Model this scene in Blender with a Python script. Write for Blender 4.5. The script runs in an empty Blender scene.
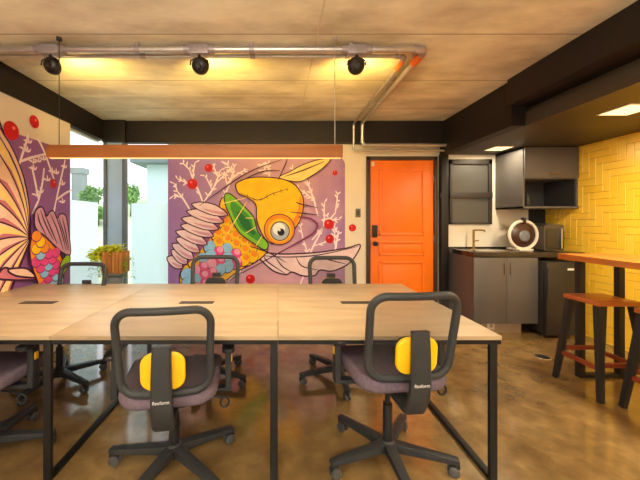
import bpy, bmesh, math, random
from mathutils import Vector, Matrix
PI = math.pi
R = math.radians
scene = bpy.context.scene
COL = scene.collection

# ------------------------------------------------------------------ colour / materials
def lin(v):
    v /= 255.0
    return v / 12.92 if v <= 0.04045 else ((v + 0.055) / 1.055) ** 2.4
def rgb(r, g, b):
    return (lin(r), lin(g), lin(b), 1.0)

def base_mat(name):
    m = bpy.data.materials.new(name)
    m.use_nodes = True
    nt = m.node_tree
    return m, nt, nt.nodes['Principled BSDF'], nt.nodes['Material Output']

def mat(name, col, rough=0.5, metal=0.0, var=0.12, scale=6.0, stretch=(1, 1, 1), bump=0.0, spec=0.5, coat=0.0, bscale=None):
    """plain surface with a gentle procedural mottling in object space"""
    m, nt, p, out = base_mat(name)
    N, L = nt.nodes, nt.links
    tc = N.new('ShaderNodeTexCoord'); mp = N.new('ShaderNodeMapping')
    mp.inputs['Scale'].default_value = stretch
    L.new(tc.outputs['Object'], mp.inputs['Vector'])
    nz = N.new('ShaderNodeTexNoise'); nz.inputs['Scale'].default_value = scale; nz.inputs['Detail'].default_value = 5
    L.new(mp.outputs['Vector'], nz.inputs['Vector'])
    cr = N.new('ShaderNodeValToRGB')
    cr.color_ramp.elements[0].position = 0.3; cr.color_ramp.elements[1].position = 0.7
    cr.color_ramp.elements[0].color = (col[0]*(1-var), col[1]*(1-var), col[2]*(1-var), 1)
    cr.color_ramp.elements[1].color = (min(1, col[0]*(1+var)), min(1, col[1]*(1+var)), min(1, col[2]*(1+var)), 1)
    L.new(nz.outputs['Fac'], cr.inputs['Fac']); L.new(cr.outputs['Color'], p.inputs['Base Color'])
    p.inputs['Roughness'].default_value = rough; p.inputs['Metallic'].default_value = metal
    p.inputs['Specular IOR Level'].default_value = spec
    p.inputs['Coat Weight'].default_value = coat
    if bump:
        b = N.new('ShaderNodeBump'); b.inputs['Strength'].default_value = bump; b.inputs['Distance'].default_value = 0.002
        n2 = N.new('ShaderNodeTexNoise'); n2.inputs['Scale'].default_value = bscale or scale * 12
        L.new(mp.outputs['Vector'], n2.inputs['Vector'])
        L.new(n2.outputs['Fac'], b.inputs['Height']); L.new(b.outputs['Normal'], p.inputs['Normal'])
    return m

def wood(name, c1, c2, axis='X', rough=0.4, scale=3.0, coat=0.0):
    m, nt, p, out = base_mat(name)
    N, L = nt.nodes, nt.links
    tc = N.new('ShaderNodeTexCoord'); mp = N.new('ShaderNodeMapping')
    s = {'X': (0.35, 6, 6), 'Y': (6, 0.35, 6), 'Z': (6, 6, 0.35)}[axis]
    mp.inputs['Scale'].default_value = s
    L.new(tc.outputs['Object'], mp.inputs['Vector'])
    nz = N.new('ShaderNodeTexNoise'); nz.inputs['Scale'].default_value = scale; nz.inputs['Detail'].default_value = 8
    nz.inputs['Distortion'].default_value = 0.6
    L.new(mp.outputs['Vector'], nz.inputs['Vector'])
    cr = N.new('ShaderNodeValToRGB')
    cr.color_ramp.elements[0].position = 0.32; cr.color_ramp.elements[1].position = 0.68
    cr.color_ramp.elements[0].color = c1; cr.color_ramp.elements[1].color = c2
    L.new(nz.outputs['Fac'], cr.inputs['Fac']); L.new(cr.outputs['Color'], p.inputs['Base Color'])
    p.inputs['Roughness'].default_value = rough; p.inputs['Coat Weight'].default_value = coat
    b = N.new('ShaderNodeBump'); b.inputs['Strength'].default_value = 0.08; b.inputs['Distance'].default_value = 0.001
    L.new(nz.outputs['Fac'], b.inputs['Height']); L.new(b.outputs['Normal'], p.inputs['Normal'])
    return m

def emit(name, col, strength):
    m, nt, p, out = base_mat(name)
    p.inputs['Base Color'].default_value = col
    p.inputs['Emission Color'].default_value = col
    p.inputs['Emission Strength'].default_value = strength
    return m

def paint(name, col, var=0.10, scale=9.0):
    return mat(name, col, rough=0.55, var=var, scale=scale, spec=0.3)

M = {}
M['white_wall'] = mat('white_wall_paint', rgb(226, 214, 196), 0.7, var=0.04, scale=3, bump=0.05)
M['dark_steel'] = mat('dark_brown_painted_steel', rgb(28, 21, 19), 0.5, var=0.12, scale=4, spec=0.28)
M['box_beam'] = mat('dark_brown_cladding', rgb(34, 26, 22), 0.6, var=0.1, scale=3, spec=0.28)
M['column'] = mat('grey_painted_column', rgb(146, 166, 190), 0.45, var=0.08, scale=3)
M['column_edge'] = mat('column_flange_paint', rgb(84, 86, 92), 0.45, var=0.08, scale=3)
M['soffit'] = mat('dark_soffit_paint', rgb(62, 52, 40), 0.5, var=0.1, scale=2)
M['black_metal'] = mat('black_powder_coated_metal', rgb(22, 21, 22), 0.45, var=0.12, scale=20, spec=0.28)
M['charcoal'] = mat('charcoal_plastic', rgb(50, 51, 53), 0.5, var=0.08, scale=14, bump=0.05, spec=0.28)
M['grey_plastic'] = mat('grey_plastic', rgb(45, 46, 48), 0.48, var=0.07, scale=14, spec=0.28)
M['black_plastic'] = mat('black_plastic', rgb(34, 34, 35), 0.45, var=0.1, scale=14, spec=0.28)
M['wheel'] = mat('grey_wheel_rubber', rgb(66, 66, 66), 0.4, var=0.1, scale=30)
M['fabric'] = mat('mauve_grey_fabric', rgb(104, 90, 102), 0.95, var=0.15, scale=60, bump=0.5, spec=0.15, bscale=500)
M['yellow_pad'] = mat('yellow_plastic', rgb(246, 190, 8), 0.45, var=0.05, scale=20)
M['conduit'] = mat('galvanised_conduit', rgb(190, 184, 180), 0.32, metal=0.75, var=0.1, scale=14)
M['junction'] = mat('cast_grey_box', rgb(158, 146, 146), 0.45, metal=0.4, var=0.1, scale=30)
M['orange_tag'] = mat('orange_tape', rgb(226, 104, 28), 0.5, var=0.1, scale=30)
M['lamp_black'] = mat('lamp_black', rgb(36, 31, 28), 0.35, metal=0.3, var=0.1, scale=30)
M['orange_door'] = mat('orange_door_paint', rgb(238, 114, 8), 0.42, var=0.05, scale=3)
M['door_frame'] = mat('dark_door_frame', rgb(58, 38, 26), 0.5, var=0.15, scale=8)
M['cabinet'] = mat('warm_grey_laminate', rgb(88, 83, 81), 0.45, var=0.06, scale=3)
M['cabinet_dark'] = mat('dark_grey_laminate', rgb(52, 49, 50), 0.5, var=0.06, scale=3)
M['granite'] = mat('black_granite', rgb(48, 42, 38), 0.18, var=0.5, scale=90)
M['plinth'] = mat('beige_plinth', rgb(170, 150, 124), 0.6, var=0.06)
M['brass'] = mat('brushed_brass', rgb(150, 118, 66), 0.35, metal=0.9, var=0.1, scale=30)
M['handle'] = mat('brushed_bronze', rgb(128, 108, 84), 0.4, metal=0.6, var=0.06)
M['fridge'] = mat('black_fridge_enamel', rgb(44, 40, 40), 0.35, var=0.08, scale=6)
M['chrome'] = mat('brushed_chrome', rgb(205, 205, 205), 0.22, metal=0.9, var=0.06, scale=30)
M['white_plastic'] = mat('white_plastic', rgb(220, 210, 194), 0.35, var=0.03)
M['brown_glass'] = mat('dark_brown_glossy_shell', rgb(58, 30, 25), 0.3, var=0.15, scale=12, coat=0.2)
M['shell_reflection'] = mat('grey_painted_reflection', rgb(110, 116, 124), 0.2, var=0.15, scale=30)  # grey of a reflection on the round machine, put into the colour
M['oven_body'] = mat('oven_grey_brown', rgb(92, 82, 72), 0.35, metal=0.3, var=0.08, scale=8)
M['oven_glass'] = mat('oven_dark_glass', rgb(58, 52, 42), 0.12, var=0.1)
M['grey_film'] = mat('grey_filmed_glass', rgb(72, 70, 68), 0.45, var=0.06, scale=2)
M['window_frame'] = mat('black_window_frame', rgb(44, 36, 32), 0.5, var=0.1)
M['pale_frame'] = mat('pale_aluminium', rgb(206, 206, 204), 0.4, metal=0.3, var=0.05)
M['grommet'] = mat('dark_grommet', rgb(56, 48, 42), 0.5, var=0.1)
M['switch'] = mat('grey_switch', rgb(96, 88, 80), 0.4, var=0.05)
M['cable'] = mat('black_cable', rgb(50, 42, 36), 0.6, var=0.05)
M['pot_grey'] = mat('grey_metal_stand', rgb(120, 126, 130), 0.45, var=0.08)
def leaf_mat(name, col):
    m = mat(name, col, 0.5, var=0.3, scale=14); nt = m.node_tree; p = nt.nodes['Principled BSDF']
    t = nt.nodes.new('ShaderNodeBsdfTranslucent'); mx = nt.nodes.new('ShaderNodeMixShader'); mx.inputs['Fac'].default_value = 0.5
    nt.links.new(p.inputs['Base Color'].links[0].from_socket, t.inputs['Color'])
    nt.links.new(p.outputs[0], mx.inputs[1]); nt.links.new(t.outputs[0], mx.inputs[2]); nt.links.new(mx.outputs[0], nt.nodes['Material Output'].inputs['Surface'])
    return m
M['leaf'] = leaf_mat('yellow_green_leaf', rgb(232, 232, 70)) # 'yellow_green_leaf', rgb(206, 214, 50), 0.5, var=0.35, scale=14)
M['leaf_dark'] = leaf_mat('mid_green_leaf', rgb(128, 176, 56))
M['tree_leaf'] = mat('tree_leaves', rgb(136, 172, 98), 0.8, var=0.35, scale=2)
M['bark'] = mat('bark', rgb(94, 76, 60), 0.9, var=0.2)
M['hill'] = mat('pale_hillside', rgb(190, 200, 166), 0.9, var=0.14, scale=0.35)
M['tower'] = mat('pale_concrete_tower', rgb(150, 152, 152), 0.8, var=0.08, scale=0.5)
M['pale_house'] = mat('pale_blue_white_render', rgb(206, 224, 226), 0.7, var=0.05, scale=0.4)
M['roof'] = mat('grey_roof_sheet', rgb(120, 130, 132), 0.7, var=0.1, scale=0.6)
M['table'] = mat('light_laminate', rgb(176, 153, 122), 0.36, var=0.16, scale=5, stretch=(0.5, 2.2, 1))
M['table_edge'] = mat('pale_edge_band', rgb(206, 192, 170), 0.5, var=0.04)
M['pendant_wood'] = wood('orange_brown_wood', rgb(140, 80, 32), rgb(188, 116, 52), 'X', 0.4, 1.6)
M['bar_wood'] = wood('reddish_solid_wood', rgb(146, 76, 26), rgb(204, 122, 46), 'Y', 0.35, 1.6, 0.2)
M['stool_wood'] = wood('orange_solid_wood', rgb(140, 66, 22), rgb(196, 104, 40), 'X', 0.4, 1.6, 0.2)
M['rail_wood'] = wood('dark_red_wood', rgb(112, 40, 18), rgb(146, 58, 26), 'X', 0.45, 1.6)
M['planter_wood'] = wood('planter_wood', rgb(150, 96, 40), rgb(196, 136, 66), 'Z', 0.6, 3)
M['steel_leg'] = mat('dark_grey_steel_leg', rgb(36, 34, 34), 0.45, var=0.08, scale=12, spec=0.28)
M['letter'] = mat('pale_lettering', rgb(214, 214, 214), 0.4, var=0.02)
M['led_warm'] = emit('warm_led_diffuser', (1.0, 0.80, 0.42, 1), 1.6)
M['led_strip'] = emit('pendant_led_strip', (1.0, 0.62, 0.2, 1), 1.3)
M['bulb'] = emit('warm_bulb', (1.0, 0.72, 0.3, 1), 6.0)

def floor_mat():
    m, nt, p, out = base_mat('polished_burnt_cement')
    N, L = nt.nodes, nt.links
    tc = N.new('ShaderNodeTexCoord')
    n1 = N.new('ShaderNodeTexNoise'); n1.inputs['Scale'].default_value = 1.3; n1.inputs['Detail'].default_value = 8; n1.inputs['Roughness'].default_value = 0.65
    n2 = N.new('ShaderNodeTexNoise'); n2.inputs['Scale'].default_value = 7; n2.inputs['Detail'].default_value = 6; n2.inputs['Distortion'].default_value = 0.25
    for n in (n1, n2): L.new(tc.outputs['Object'], n.inputs['Vector'])
    mx = N.new('ShaderNodeMath'); mx.operation = 'MULTIPLY_ADD'; mx.inputs[1].default_value = 0.45
    ad = N.new('ShaderNodeMath'); ad.operation = 'MULTIPLY'; ad.inputs[1].default_value = 0.6
    L.new(n1.outputs['Fac'], ad.inputs[0]); L.new(n2.outputs['Fac'], mx.inputs[0]); L.new(ad.outputs[0], mx.inputs[2])
    cr = N.new('ShaderNodeValToRGB')
    e = cr.color_ramp.elements
    e[0].position = 0.36; e[0].color = rgb(96, 75, 46)
    e[1].position = 0.70; e[1].color = rgb(158, 130, 84)
    k = e.new(0.52); k.color = rgb(126, 100, 62)
    L.new(mx.outputs[0], cr.inputs['Fac']); L.new(cr.outputs['Color'], p.inputs['Base Color'])
    rr = N.new('ShaderNodeMapRange'); rr.inputs['To Min'].default_value = 0.10; rr.inputs['To Max'].default_value = 0.17
    L.new(n2.outputs['Fac'], rr.inputs['Value']); L.new(rr.outputs['Result'], p.inputs['Roughness'])
    b = N.new('ShaderNodeBump'); b.inputs['Strength'].default_value = 0.008; b.inputs['Distance'].default_value = 0.002
    L.new(n2.outputs['Fac'], b.inputs['Height']); L.new(b.outputs['Normal'], p.inputs['Normal'])
    p.inputs['Specular IOR Level'].default_value = 0.8; p.inputs['Coat Weight'].default_value = 0.4; p.inputs['Coat Roughness'].default_value = 0.08
    return m
M['floor'] = floor_mat()

def ceiling_mat():
    m, nt, p, out = base_mat('board_marked_concrete')
    N, L = nt.nodes, nt.links
    tc = N.new('ShaderNodeTexCoord'); sep = N.new('ShaderNodeSeparateXYZ')
    L.new(tc.outputs['Object'], sep.inputs[0])
    mp = N.new('ShaderNodeMapping'); mp.inputs['Scale'].default_value = (0.9, 1.9, 1)
    L.new(tc.outputs['Object'], mp.inputs['Vector'])
    n1 = N.new('ShaderNodeTexNoise'); n1.inputs['Scale'].default_value = 1.7; n1.inputs['Detail'].default_value = 9; n1.inputs['Roughness'].default_value = 0.6
    L.new(mp.outputs['Vector'], n1.inputs['Vector'])
    cr = N.new('ShaderNodeValToRGB')
    cr.color_ramp.elements[0].position = 0.34; cr.color_ramp.elements[0].color = rgb(184, 172, 146)
    cr.color_ramp.elements[1].position = 0.66; cr.color_ramp.elements[1].color = rgb(234, 226, 200)
    L.new(n1.outputs['Fac'], cr.inputs['Fac'])
    def seam(sock, period, phase, width):
        a = N.new('ShaderNodeMath'); a.operation = 'ADD'; a.inputs[1].default_value = 100 * period - phase
        L.new(sock, a.inputs[0])
        w = N.new('ShaderNodeMath'); w.operation = 'MODULO'; w.inputs[1].default_value = period
        L.new(a.outputs[0], w.inputs[0])
        l = N.new('ShaderNodeMath'); l.operation = 'LESS_THAN'; l.inputs[1].default_value = width
        L.new(w.outputs[0], l.inputs[0])
        return l.outputs[0]
    last = cr.outputs['Color']
    for sock, per, ph, wd, c in ((sep.outputs['Y'], 0.77, 2.31, 0.011, rgb(150, 134, 112)),
                                 (sep.outputs['Y'], 1.54, 3.46, 0.016, rgb(234, 218, 190)),
                                 (sep.outputs['X'], 2.42, 0.28, 0.012, rgb(196, 182, 158))):
        mx = N.new('ShaderNodeMix'); mx.data_type = 'RGBA'
        L.new(seam(sock, per, ph, wd), mx.inputs['Factor']); L.new(last, mx.inputs['A']); mx.inputs['B'].default_value = c
        last = mx.outputs['Result']
    L.new(last, p.inputs['Base Color'])
    p.inputs['Roughness'].default_value = 0.55
    b = N.new('ShaderNodeBump'); b.inputs['Strength'].default_value = 0.12; b.inputs['Distance'].default_value = 0.01
    L.new(n1.outputs['Fac'], b.inputs['Height']); L.new(b.outputs['Normal'], p.inputs['Normal'])
    return m
M['ceiling'] = ceiling_mat()

def mesh_fabric():
    m, nt, p, out = base_mat('fine_charcoal_mesh')
    N, L = nt.nodes, nt.links
    t = N.new('ShaderNodeBsdfTransparent'); mx = N.new('ShaderNodeMixShader')
    tc = N.new('ShaderNodeTexCoord')
    n1 = N.new('ShaderNodeTexNoise'); n1.inputs['Scale'].default_value = 900
    L.new(tc.outputs['Object'], n1.inputs['Vector'])
    mr = N.new('ShaderNodeMapRange'); mr.inputs['To Min'].default_value = 0.26; mr.inputs['To Max'].default_value = 0.46
    L.new(n1.outputs['Fac'], mr.inputs['Value']); L.new(mr.outputs['Result'], mx.inputs['Fac'])
    p.inputs['Base Color'].default_value = rgb(62, 60, 62); p.inputs['Roughness'].default_value = 0.9
    L.new(t.outputs[0], mx.inputs[1]); L.new(p.outputs[0], mx.inputs[2]); L.new(mx.outputs[0], out.inputs['Surface'])
    return m
M['mesh'] = mesh_fabric()

def glass_mat():
    m, nt, p, out = base_mat('clear_window_glass')
    N, L = nt.nodes, nt.links
    t = N.new('ShaderNodeBsdfTransparent'); g = N.new('ShaderNodeBsdfGlossy'); mx = N.new('ShaderNodeMixShader')
    t.inputs['Color'].default_value = (0.93, 0.96, 0.96, 1); g.inputs['Roughness'].default_value = 0.03
    f = N.new('ShaderNodeLayerWeight'); f.inputs['Blend'].default_value = 0.12
    q = N.new('ShaderNodeMath'); q.operation = 'MULTIPLY'; q.inputs[1].default_value = 0.5; L.new(f.outputs['Facing'], q.inputs[0])
    L.new(q.outputs[0], mx.inputs['Fac']); L.new(t.outputs[0], mx.inputs[1]); L.new(g.outputs[0], mx.inputs[2])
    L.new(mx.outputs[0], out.inputs['Surface'])
    return m
M['glass'] = glass_mat()
def frost_mat():
    m, nt, p, out = base_mat('frosted_film')
    N, L = nt.nodes, nt.links
    t = N.new('ShaderNodeBsdfTranslucent'); t.inputs['Color'].default_value = (0.90, 0.95, 0.97, 1)
    tc = N.new('ShaderNodeTexCoord'); n1 = N.new('ShaderNodeTexNoise'); n1.inputs['Scale'].default_value = 1.5
    L.new(tc.outputs['Object'], n1.inputs['Vector'])
    mr = N.new('ShaderNodeMapRange'); mr.inputs['To Min'].default_value = 0.10; mr.inputs['To Max'].default_value = 0.16
    L.new(n1.outputs['Fac'], mr.inputs['Value'])
    mx = N.new('ShaderNodeMixShader')
    p.inputs['Base Color'].default_value = rgb(225, 236, 238); p.inputs['Roughness'].default_value = 0.35
    L.new(mr.outputs['Result'], mx.inputs['Fac']); L.new(t.outputs[0], mx.inputs[1]); L.new(p.outputs[0], mx.inputs[2])
    L.new(mx.outputs[0], out.inputs['Surface'])
    return m
M['frost'] = frost_mat()

# ------------------------------------------------------------------ geometry helpers
class MB:
    def __init__(self):
        self.bm = bmesh.new()
        self.mats = []
    def _merge(self, b, mi=0, smooth=False):
        vm = {}
        for v in b.verts: vm[v] = self.bm.verts.new(v.co)
        for f in b.faces:
            try:
                nf = self.bm.faces.new([vm[v] for v in f.verts]); nf.material_index = mi; nf.smooth = smooth
            except ValueError:
                pass
        b.free()
    def box(self, lo, hi, bevel=0.0, rot=None, mi=0, seg=2, about=None):
        b = bmesh.new()
        lo, hi = Vector(lo), Vector(hi)
        c = (lo + hi) / 2; s = hi - lo
        bmesh.ops.create_cube(b, size=1.0)
        bmesh.ops.scale(b, vec=s, verts=b.verts)
        if bevel:
            bmesh.ops.bevel(b, geom=list(b.edges), offset=min(bevel, min(s) * 0.49), segments=seg, profile=0.6, affect='EDGES')
        if rot is not None and about is None:
            bmesh.ops.transform(b, matrix=rot.to_4x4(), verts=b.verts)
        bmesh.ops.translate(b, vec=c, verts=b.verts)
        if rot is not None and about is not None:
            a = Vector(about)
            bmesh.ops.transform(b, matrix=Matrix.Translation(a) @ rot.to_4x4() @ Matrix.Translation(-a), verts=b.verts)
        self._merge(b, mi); return self
    def bar(self, p0, p1, w0, h0, w1=None, h1=None, up=(0, 0, 1), bevel=0.0, mi=0):
        """tapered rectangular bar from p0 to p1"""
        p0, p1 = Vector(p0), Vector(p1); w1 = w0 if w1 is None else w1; h1 = h0 if h1 is None else h1
        d = (p1 - p0).normalized(); u = Vector(up)
        s = d.cross(u)
        if s.length < 1e-4: s = d.cross(Vector((1, 0, 0)))
        s.normalize(); u = s.cross(d)
        b = bmesh.new(); vs = []
        for p, w, h in ((p0, w0, h0), (p1, w1, h1)):
            for a, c in ((-1, -1), (1, -1), (1, 1), (-1, 1)):
                vs.append(b.verts.new(p + s * (a * w / 2) + u * (c * h / 2)))
        for f in ((3, 2, 1, 0), (4, 5, 6, 7), (0, 1, 5, 4), (1, 2, 6, 5), (2, 3, 7, 6), (3, 0, 4, 7)):
            b.faces.new([vs[i] for i in f])
        if bevel:
            bmesh.ops.bevel(b, geom=list(b.edges), offset=bevel, segments=2, profile=0.6, affect='EDGES')
        bmesh.ops.recalc_face_normals(b, faces=b.faces)
        self._merge(b, mi); return self
    def tube(self, pts, r, n=12, closed=False, mi=0, flat=1.0, up=(0, 0, 1)):
        pts = [Vector(p) for p in pts]; k = len(pts); b = bmesh.new(); rings = []
        rs = r if isinstance(r, (list, tuple)) else [r] * k
        prev = None
        for i, p in enumerate(pts):
            if closed: t = pts[(i + 1) % k] - pts[i - 1]
            else: t = pts[min(i + 1, k - 1)] - pts[max(i - 1, 0)]
            t.normalize()
            if prev is None:
                u = Vector(up)
                s = t.cross(u)
                if s.length < 1e-3: s = t.cross(Vector((0, 1, 0)))
                s.normalize()
            else:
                s = prev - t * prev.dot(t); s.normalize()
            prev = s; u = s.cross(t)
            rings.append([b.verts.new(p + s * (math.cos(a) * rs[i]) + u * (math.sin(a) * rs[i] * flat)) for a in [2 * PI * j / n for j in range(n)]])
        rng = range(k) if closed else range(k - 1)
        for i in rng:
            A, B = rings[i], rings[(i + 1) % k]
            for j in range(n):
                b.faces.new((A[j], A[(j + 1) % n], B[(j + 1) % n], B[j]))
        if not closed:
            b.faces.new(rings[0][::-1]); b.faces.new(rings[-1])
        bmesh.ops.recalc_face_normals(b, faces=b.faces)
        self._merge(b, mi, True); return self
    def lathe(self, prof, n=24, axis=None, at=(0, 0, 0), mi=0):
        """prof: (radius, height) pairs revolved about Z, then turned so Z -> axis"""
        b = bmesh.new(); rings = []
        for r, z in prof:
            if r < 1e-6: rings.append([b.verts.new((0, 0, z))])
            else: rings.append([b.verts.new((r * math.cos(2 * PI * j / n), r * math.sin(2 * PI * j / n), z)) for j in range(n)])
        for A, B in zip(rings, rings[1:]):
            for j in range(n):
                q = (j + 1) % n
                if len(A) == 1 and len(B) == 1: continue
                if len(A) == 1: b.faces.new((A[0], B[q], B[j]))
                elif len(B) == 1: b.faces.new((A[j], A[q], B[0]))
                else: b.faces.new((A[j], A[q], B[q], B[j]))
        bmesh.ops.recalc_face_normals(b, faces=b.faces)
        M4 = Matrix.Translation(Vector(at))
        if axis is not None:
            M4 = M4 @ Vector((0, 0, 1)).rotation_difference(Vector(axis)).to_matrix().to_4x4()
        bmesh.ops.transform(b, matrix=M4, verts=b.verts)
        self._merge(b, mi, True); return self
    def cyl(self, p0, p1, r, n=20, mi=0):
        p0, p1 = Vector(p0), Vector(p1); h = (p1 - p0).length
        return self.lathe([(0, 0), (r, 0), (r, h), (0, h)], n, p1 - p0, p0, mi)
    def poly(self, pts3, mi=0):
        b = bmesh.new()
        f = b.faces.new([b.verts.new(p) for p in pts3])
        bmesh.ops.triangulate(b, faces=[f])
        self._merge(b, mi); return self
    def prism(self, pts, z0, z1, bevel=0.0, mi=0):
        """XY outline extruded in Z"""
        b = bmesh.new()
        f = b.faces.new([b.verts.new((x, y, z0)) for x, y in pts])
        g = bmesh.ops.extrude_face_region(b, geom=[f])
        bmesh.ops.translate(b, vec=(0, 0, z1 - z0), verts=[v for v in g['geom'] if isinstance(v, bmesh.types.BMVert)])
        bmesh.ops.recalc_face_normals(b, faces=b.faces)
        if bevel:
            es = [e for e in b.edges if abs(e.verts[0].co.z - e.verts[1].co.z) < 1e-6]
            bmesh.ops.bevel(b, geom=es, offset=bevel, segments=4, profile=0.5, affect='EDGES')
        self._merge(b, mi, bool(bevel)); return self
    def build(self, name, m, parent=None, kind=None, label=None, autosmooth=True):
        me = bpy.data.meshes.new(name)
        self.bm.normal_update()
        self.bm.to_mesh(me); self.bm.free()
        for x in (m if isinstance(m, (list, tuple)) else [m]): me.materials.append(x)
        if autosmooth:
            try: me.set_sharp_from_angle(angle=R(38))
            except Exception: pass
        o = bpy.data.objects.new(name, me); COL.objects.link(o)
        if parent is not None: o.parent = parent
        if kind: o['kind'] = kind
        if label: o['label'] = label
        return o

def thing(name, label, cat, loc=(0, 0, 0), rz=0.0, group=None):
    o = bpy.data.objects.new(name, None); COL.objects.link(o)
    o.empty_display_size = 0.1
    o.location = loc; o.rotation_euler = (0, 0, rz)
    o['label'] = label; o['category'] = cat
    if group: o['group'] = group
    return o
def tag(o, label, cat, group=None, kind=None):
    o['label'] = label; o['category'] = cat
    if group: o['group'] = group
    if kind: o['kind'] = kind
    return o
def struct(name, mb, m, parent=None):
    o = mb.build(name, m, parent)
    if parent is None: o['kind'] = 'structure'
    return o
def struct_root(name, loc=(0, 0, 0)):
    o = bpy.data.objects.new(name, None); COL.objects.link(o); o.location = loc; o['kind'] = 'structure'
    return o
def copy_tree(o, parent=None):
    c = o.copy(); COL.objects.link(c)
    if parent is not None: c.parent = parent
    for ch in list(o.children): copy_tree(ch, c)
    return c
def catmull(pts, closed=True, n=6):
    k = len(pts); out = []
    P = [Vector(p) for p in pts]
    rng = range(k) if closed else range(k - 1)
    for i in rng:
        if closed: a, b, c, d = P[i - 1], P[i], P[(i + 1) % k], P[(i + 2) % k]
        else: a, b, c, d = P[max(i - 1, 0)], P[i], P[i + 1], P[min(i + 2, k - 1)]
        for j in range(n):
            t = j / n
            out.append(0.5 * ((2 * b) + (c - a) * t + (2 * a - 5 * b + 4 * c - d) * t * t + (3 * b - a - 3 * c + d) * t ** 3))
    if not closed: out.append(P[-1])
    return out
def rrect(x0, y0, x1, y1, r, n=6):
    pts = []
    for cx, cy, a0 in ((x1 - r, y1 - r, 0), (x0 + r, y1 - r, 90), (x0 + r, y0 + r, 180), (x1 - r, y0 + r, 270)):
        for j in range(n + 1):
            a = R(a0 + 90 * j / n); pts.append((cx + r * math.cos(a), cy + r * math.sin(a)))
    return pts

# ------------------------------------------------------------------ room dimensions (metres)
F, H = 320.0, 1.355                  # focal length in pixels, eye height
XL, XR, YB, YR, ZC = -2.37, 3.70, 4.44, -2.6, 2.70
ZS = 2.26                            # kitchen soffit
FL = -0.04                           # floor level
SB = F / YB
def bw(px, py):                      # a spot measured on the back wall -> (x, z)
    return ((px - 278) / SB, H - (py - 220) / SB)
def lw(px, py):                      # a spot measured on the left wall -> (y, z)
    s = (278 - px) / -XL
    return (F / s, H - (py - 220) / s)

# ------------------------------------------------------------------ shell
struct('floor', MB().box((XL - 0.15, YR - 0.15, FL - 0.1), (XR + 0.15, YB + 0.15, FL)), M['floor'])
struct('ceiling', MB().box((XL - 0.15, YR - 0.15, ZC), (XR + 0.15, YB + 0.15, ZC + 0.15)), M['ceiling'])
MX0 = -1.527                         # the painted wall starts here
DX0, DX1, DZ = 1.222, 2.205, 2.235   # door opening
w = MB()
w.box((MX0, YB, FL), (DX0, YB + 0.12, ZC)); w.box((DX1, YB, FL), (XR + 0.15, YB + 0.12, ZC)); w.box((DX0, YB, DZ), (DX1, YB + 0.12, ZC))
struct('wall_back', w, M['white_wall'])
LY = 3.65                            # left wall ends, glass begins
struct('wall_left', MB().box((XL - 0.12, YR, FL), (XL, LY, ZC)), M['white_wall'])
# rear wall; its wide unseen window is added to let in daylight
w = MB()
w.box((XL, YR - 0.12, FL), (XR, YR, 0.5)); w.box((XL, YR - 0.12, 2.3), (XR, YR, ZC))
w.box((XL, YR - 0.12, 0.5), (-2.0, YR, 2.3)); w.box((2.2, YR - 0.12, 0.5), (XR, YR, 2.3))
struct('wall_rear', w, M['white_wall'])
wr = struct_root('fill_window', (0.1, YR, 1.4))
f = MB()
for x in (-2.08, -0.7, 0.7, 2.08): f.box((x - 0.02, -0.08, -0.9), (x + 0.02, -0.02, 0.9))
for z in (-0.88, 0.88): f.box((-2.1, -0.08, z - 0.02), (2.1, -0.02, z + 0.02))
f.build('window_frame', M['window_frame'], wr)
MB().box((-2.1, -0.055, -0.9), (2.1, -0.049, 0.9)).build('glass_pane', M['glass'], wr)

# right wall: yellow tiles in a right-angled herringbone, part of the wall's own mesh
def tile_mat():
    m, nt, p, out = base_mat('glossy_yellow_tile')
    N, L = nt.nodes, nt.links
    g = N.new('ShaderNodeNewGeometry'); cr = N.new('ShaderNodeValToRGB')
    cr.color_ramp.elements[0].color = rgb(250, 196, 52); cr.color_ramp.elements[1].color = rgb(253, 204, 66)
    L.new(g.outputs['Random Per Island'], cr.inputs['Fac']); L.new(cr.outputs['Color'], p.inputs['Base Color'])
    p.inputs['Roughness'].default_value = 0.28
    return m
M['tile'] = tile_mat()
M['grout'] = mat('ochre_grout', rgb(190, 130, 20), 0.8, var=0.08, scale=10)
w = MB()
w.box((XR, YR, FL), (XR + 0.12, YB, ZC), mi=0)
u, n3, gap = 0.080, 3, 0.0016
Y0, Z0 = 1.0, 0.0
def clip_tile(y0, z0, y1, z1):
    y0, y1 = max(y0, 0.6), min(y1, YB); z0, z1 = max(z0, FL), min(z1, ZS)
    if y1 - y0 < 0.01 or z1 - z0 < 0.01: return
    y0 += gap; y1 -= gap; z0 += gap; z1 -= gap
    xf, e = XR - 0.004, 0.0025
    P = [(XR, y0, z0), (XR, y1, z0), (XR, y1, z1), (XR, y0, z1), (xf, y0 + e, z0 + e), (xf, y1 - e, z0 + e), (xf, y1 - e, z1 - e), (xf, y0 + e, z1 - e)]
    vs = [w.bm.verts.new(p) for p in P]
    for q in ((4, 7, 6, 5), (0, 4, 5, 1), (1, 5, 6, 2), (2, 6, 7, 3), (3, 7, 4, 0)):
        fc = w.bm.faces.new([vs[i] for i in q]); fc.material_index = 1
for j in range(-8, 60):
    for m_ in range(-14, 14):
        y = Y0 + (j + 2 * n3 * m_) * u
        clip_tile(y, Z0 + j * u, y + n3 * u, Z0 + (j + 1) * u)
        clip_tile(y, Z0 + (j - 2 * n3 + 1) * u, y + u, Z0 + (j - n3 + 1) * u)
struct('wall_right', w, [M['grout'], M['tile']])

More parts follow.
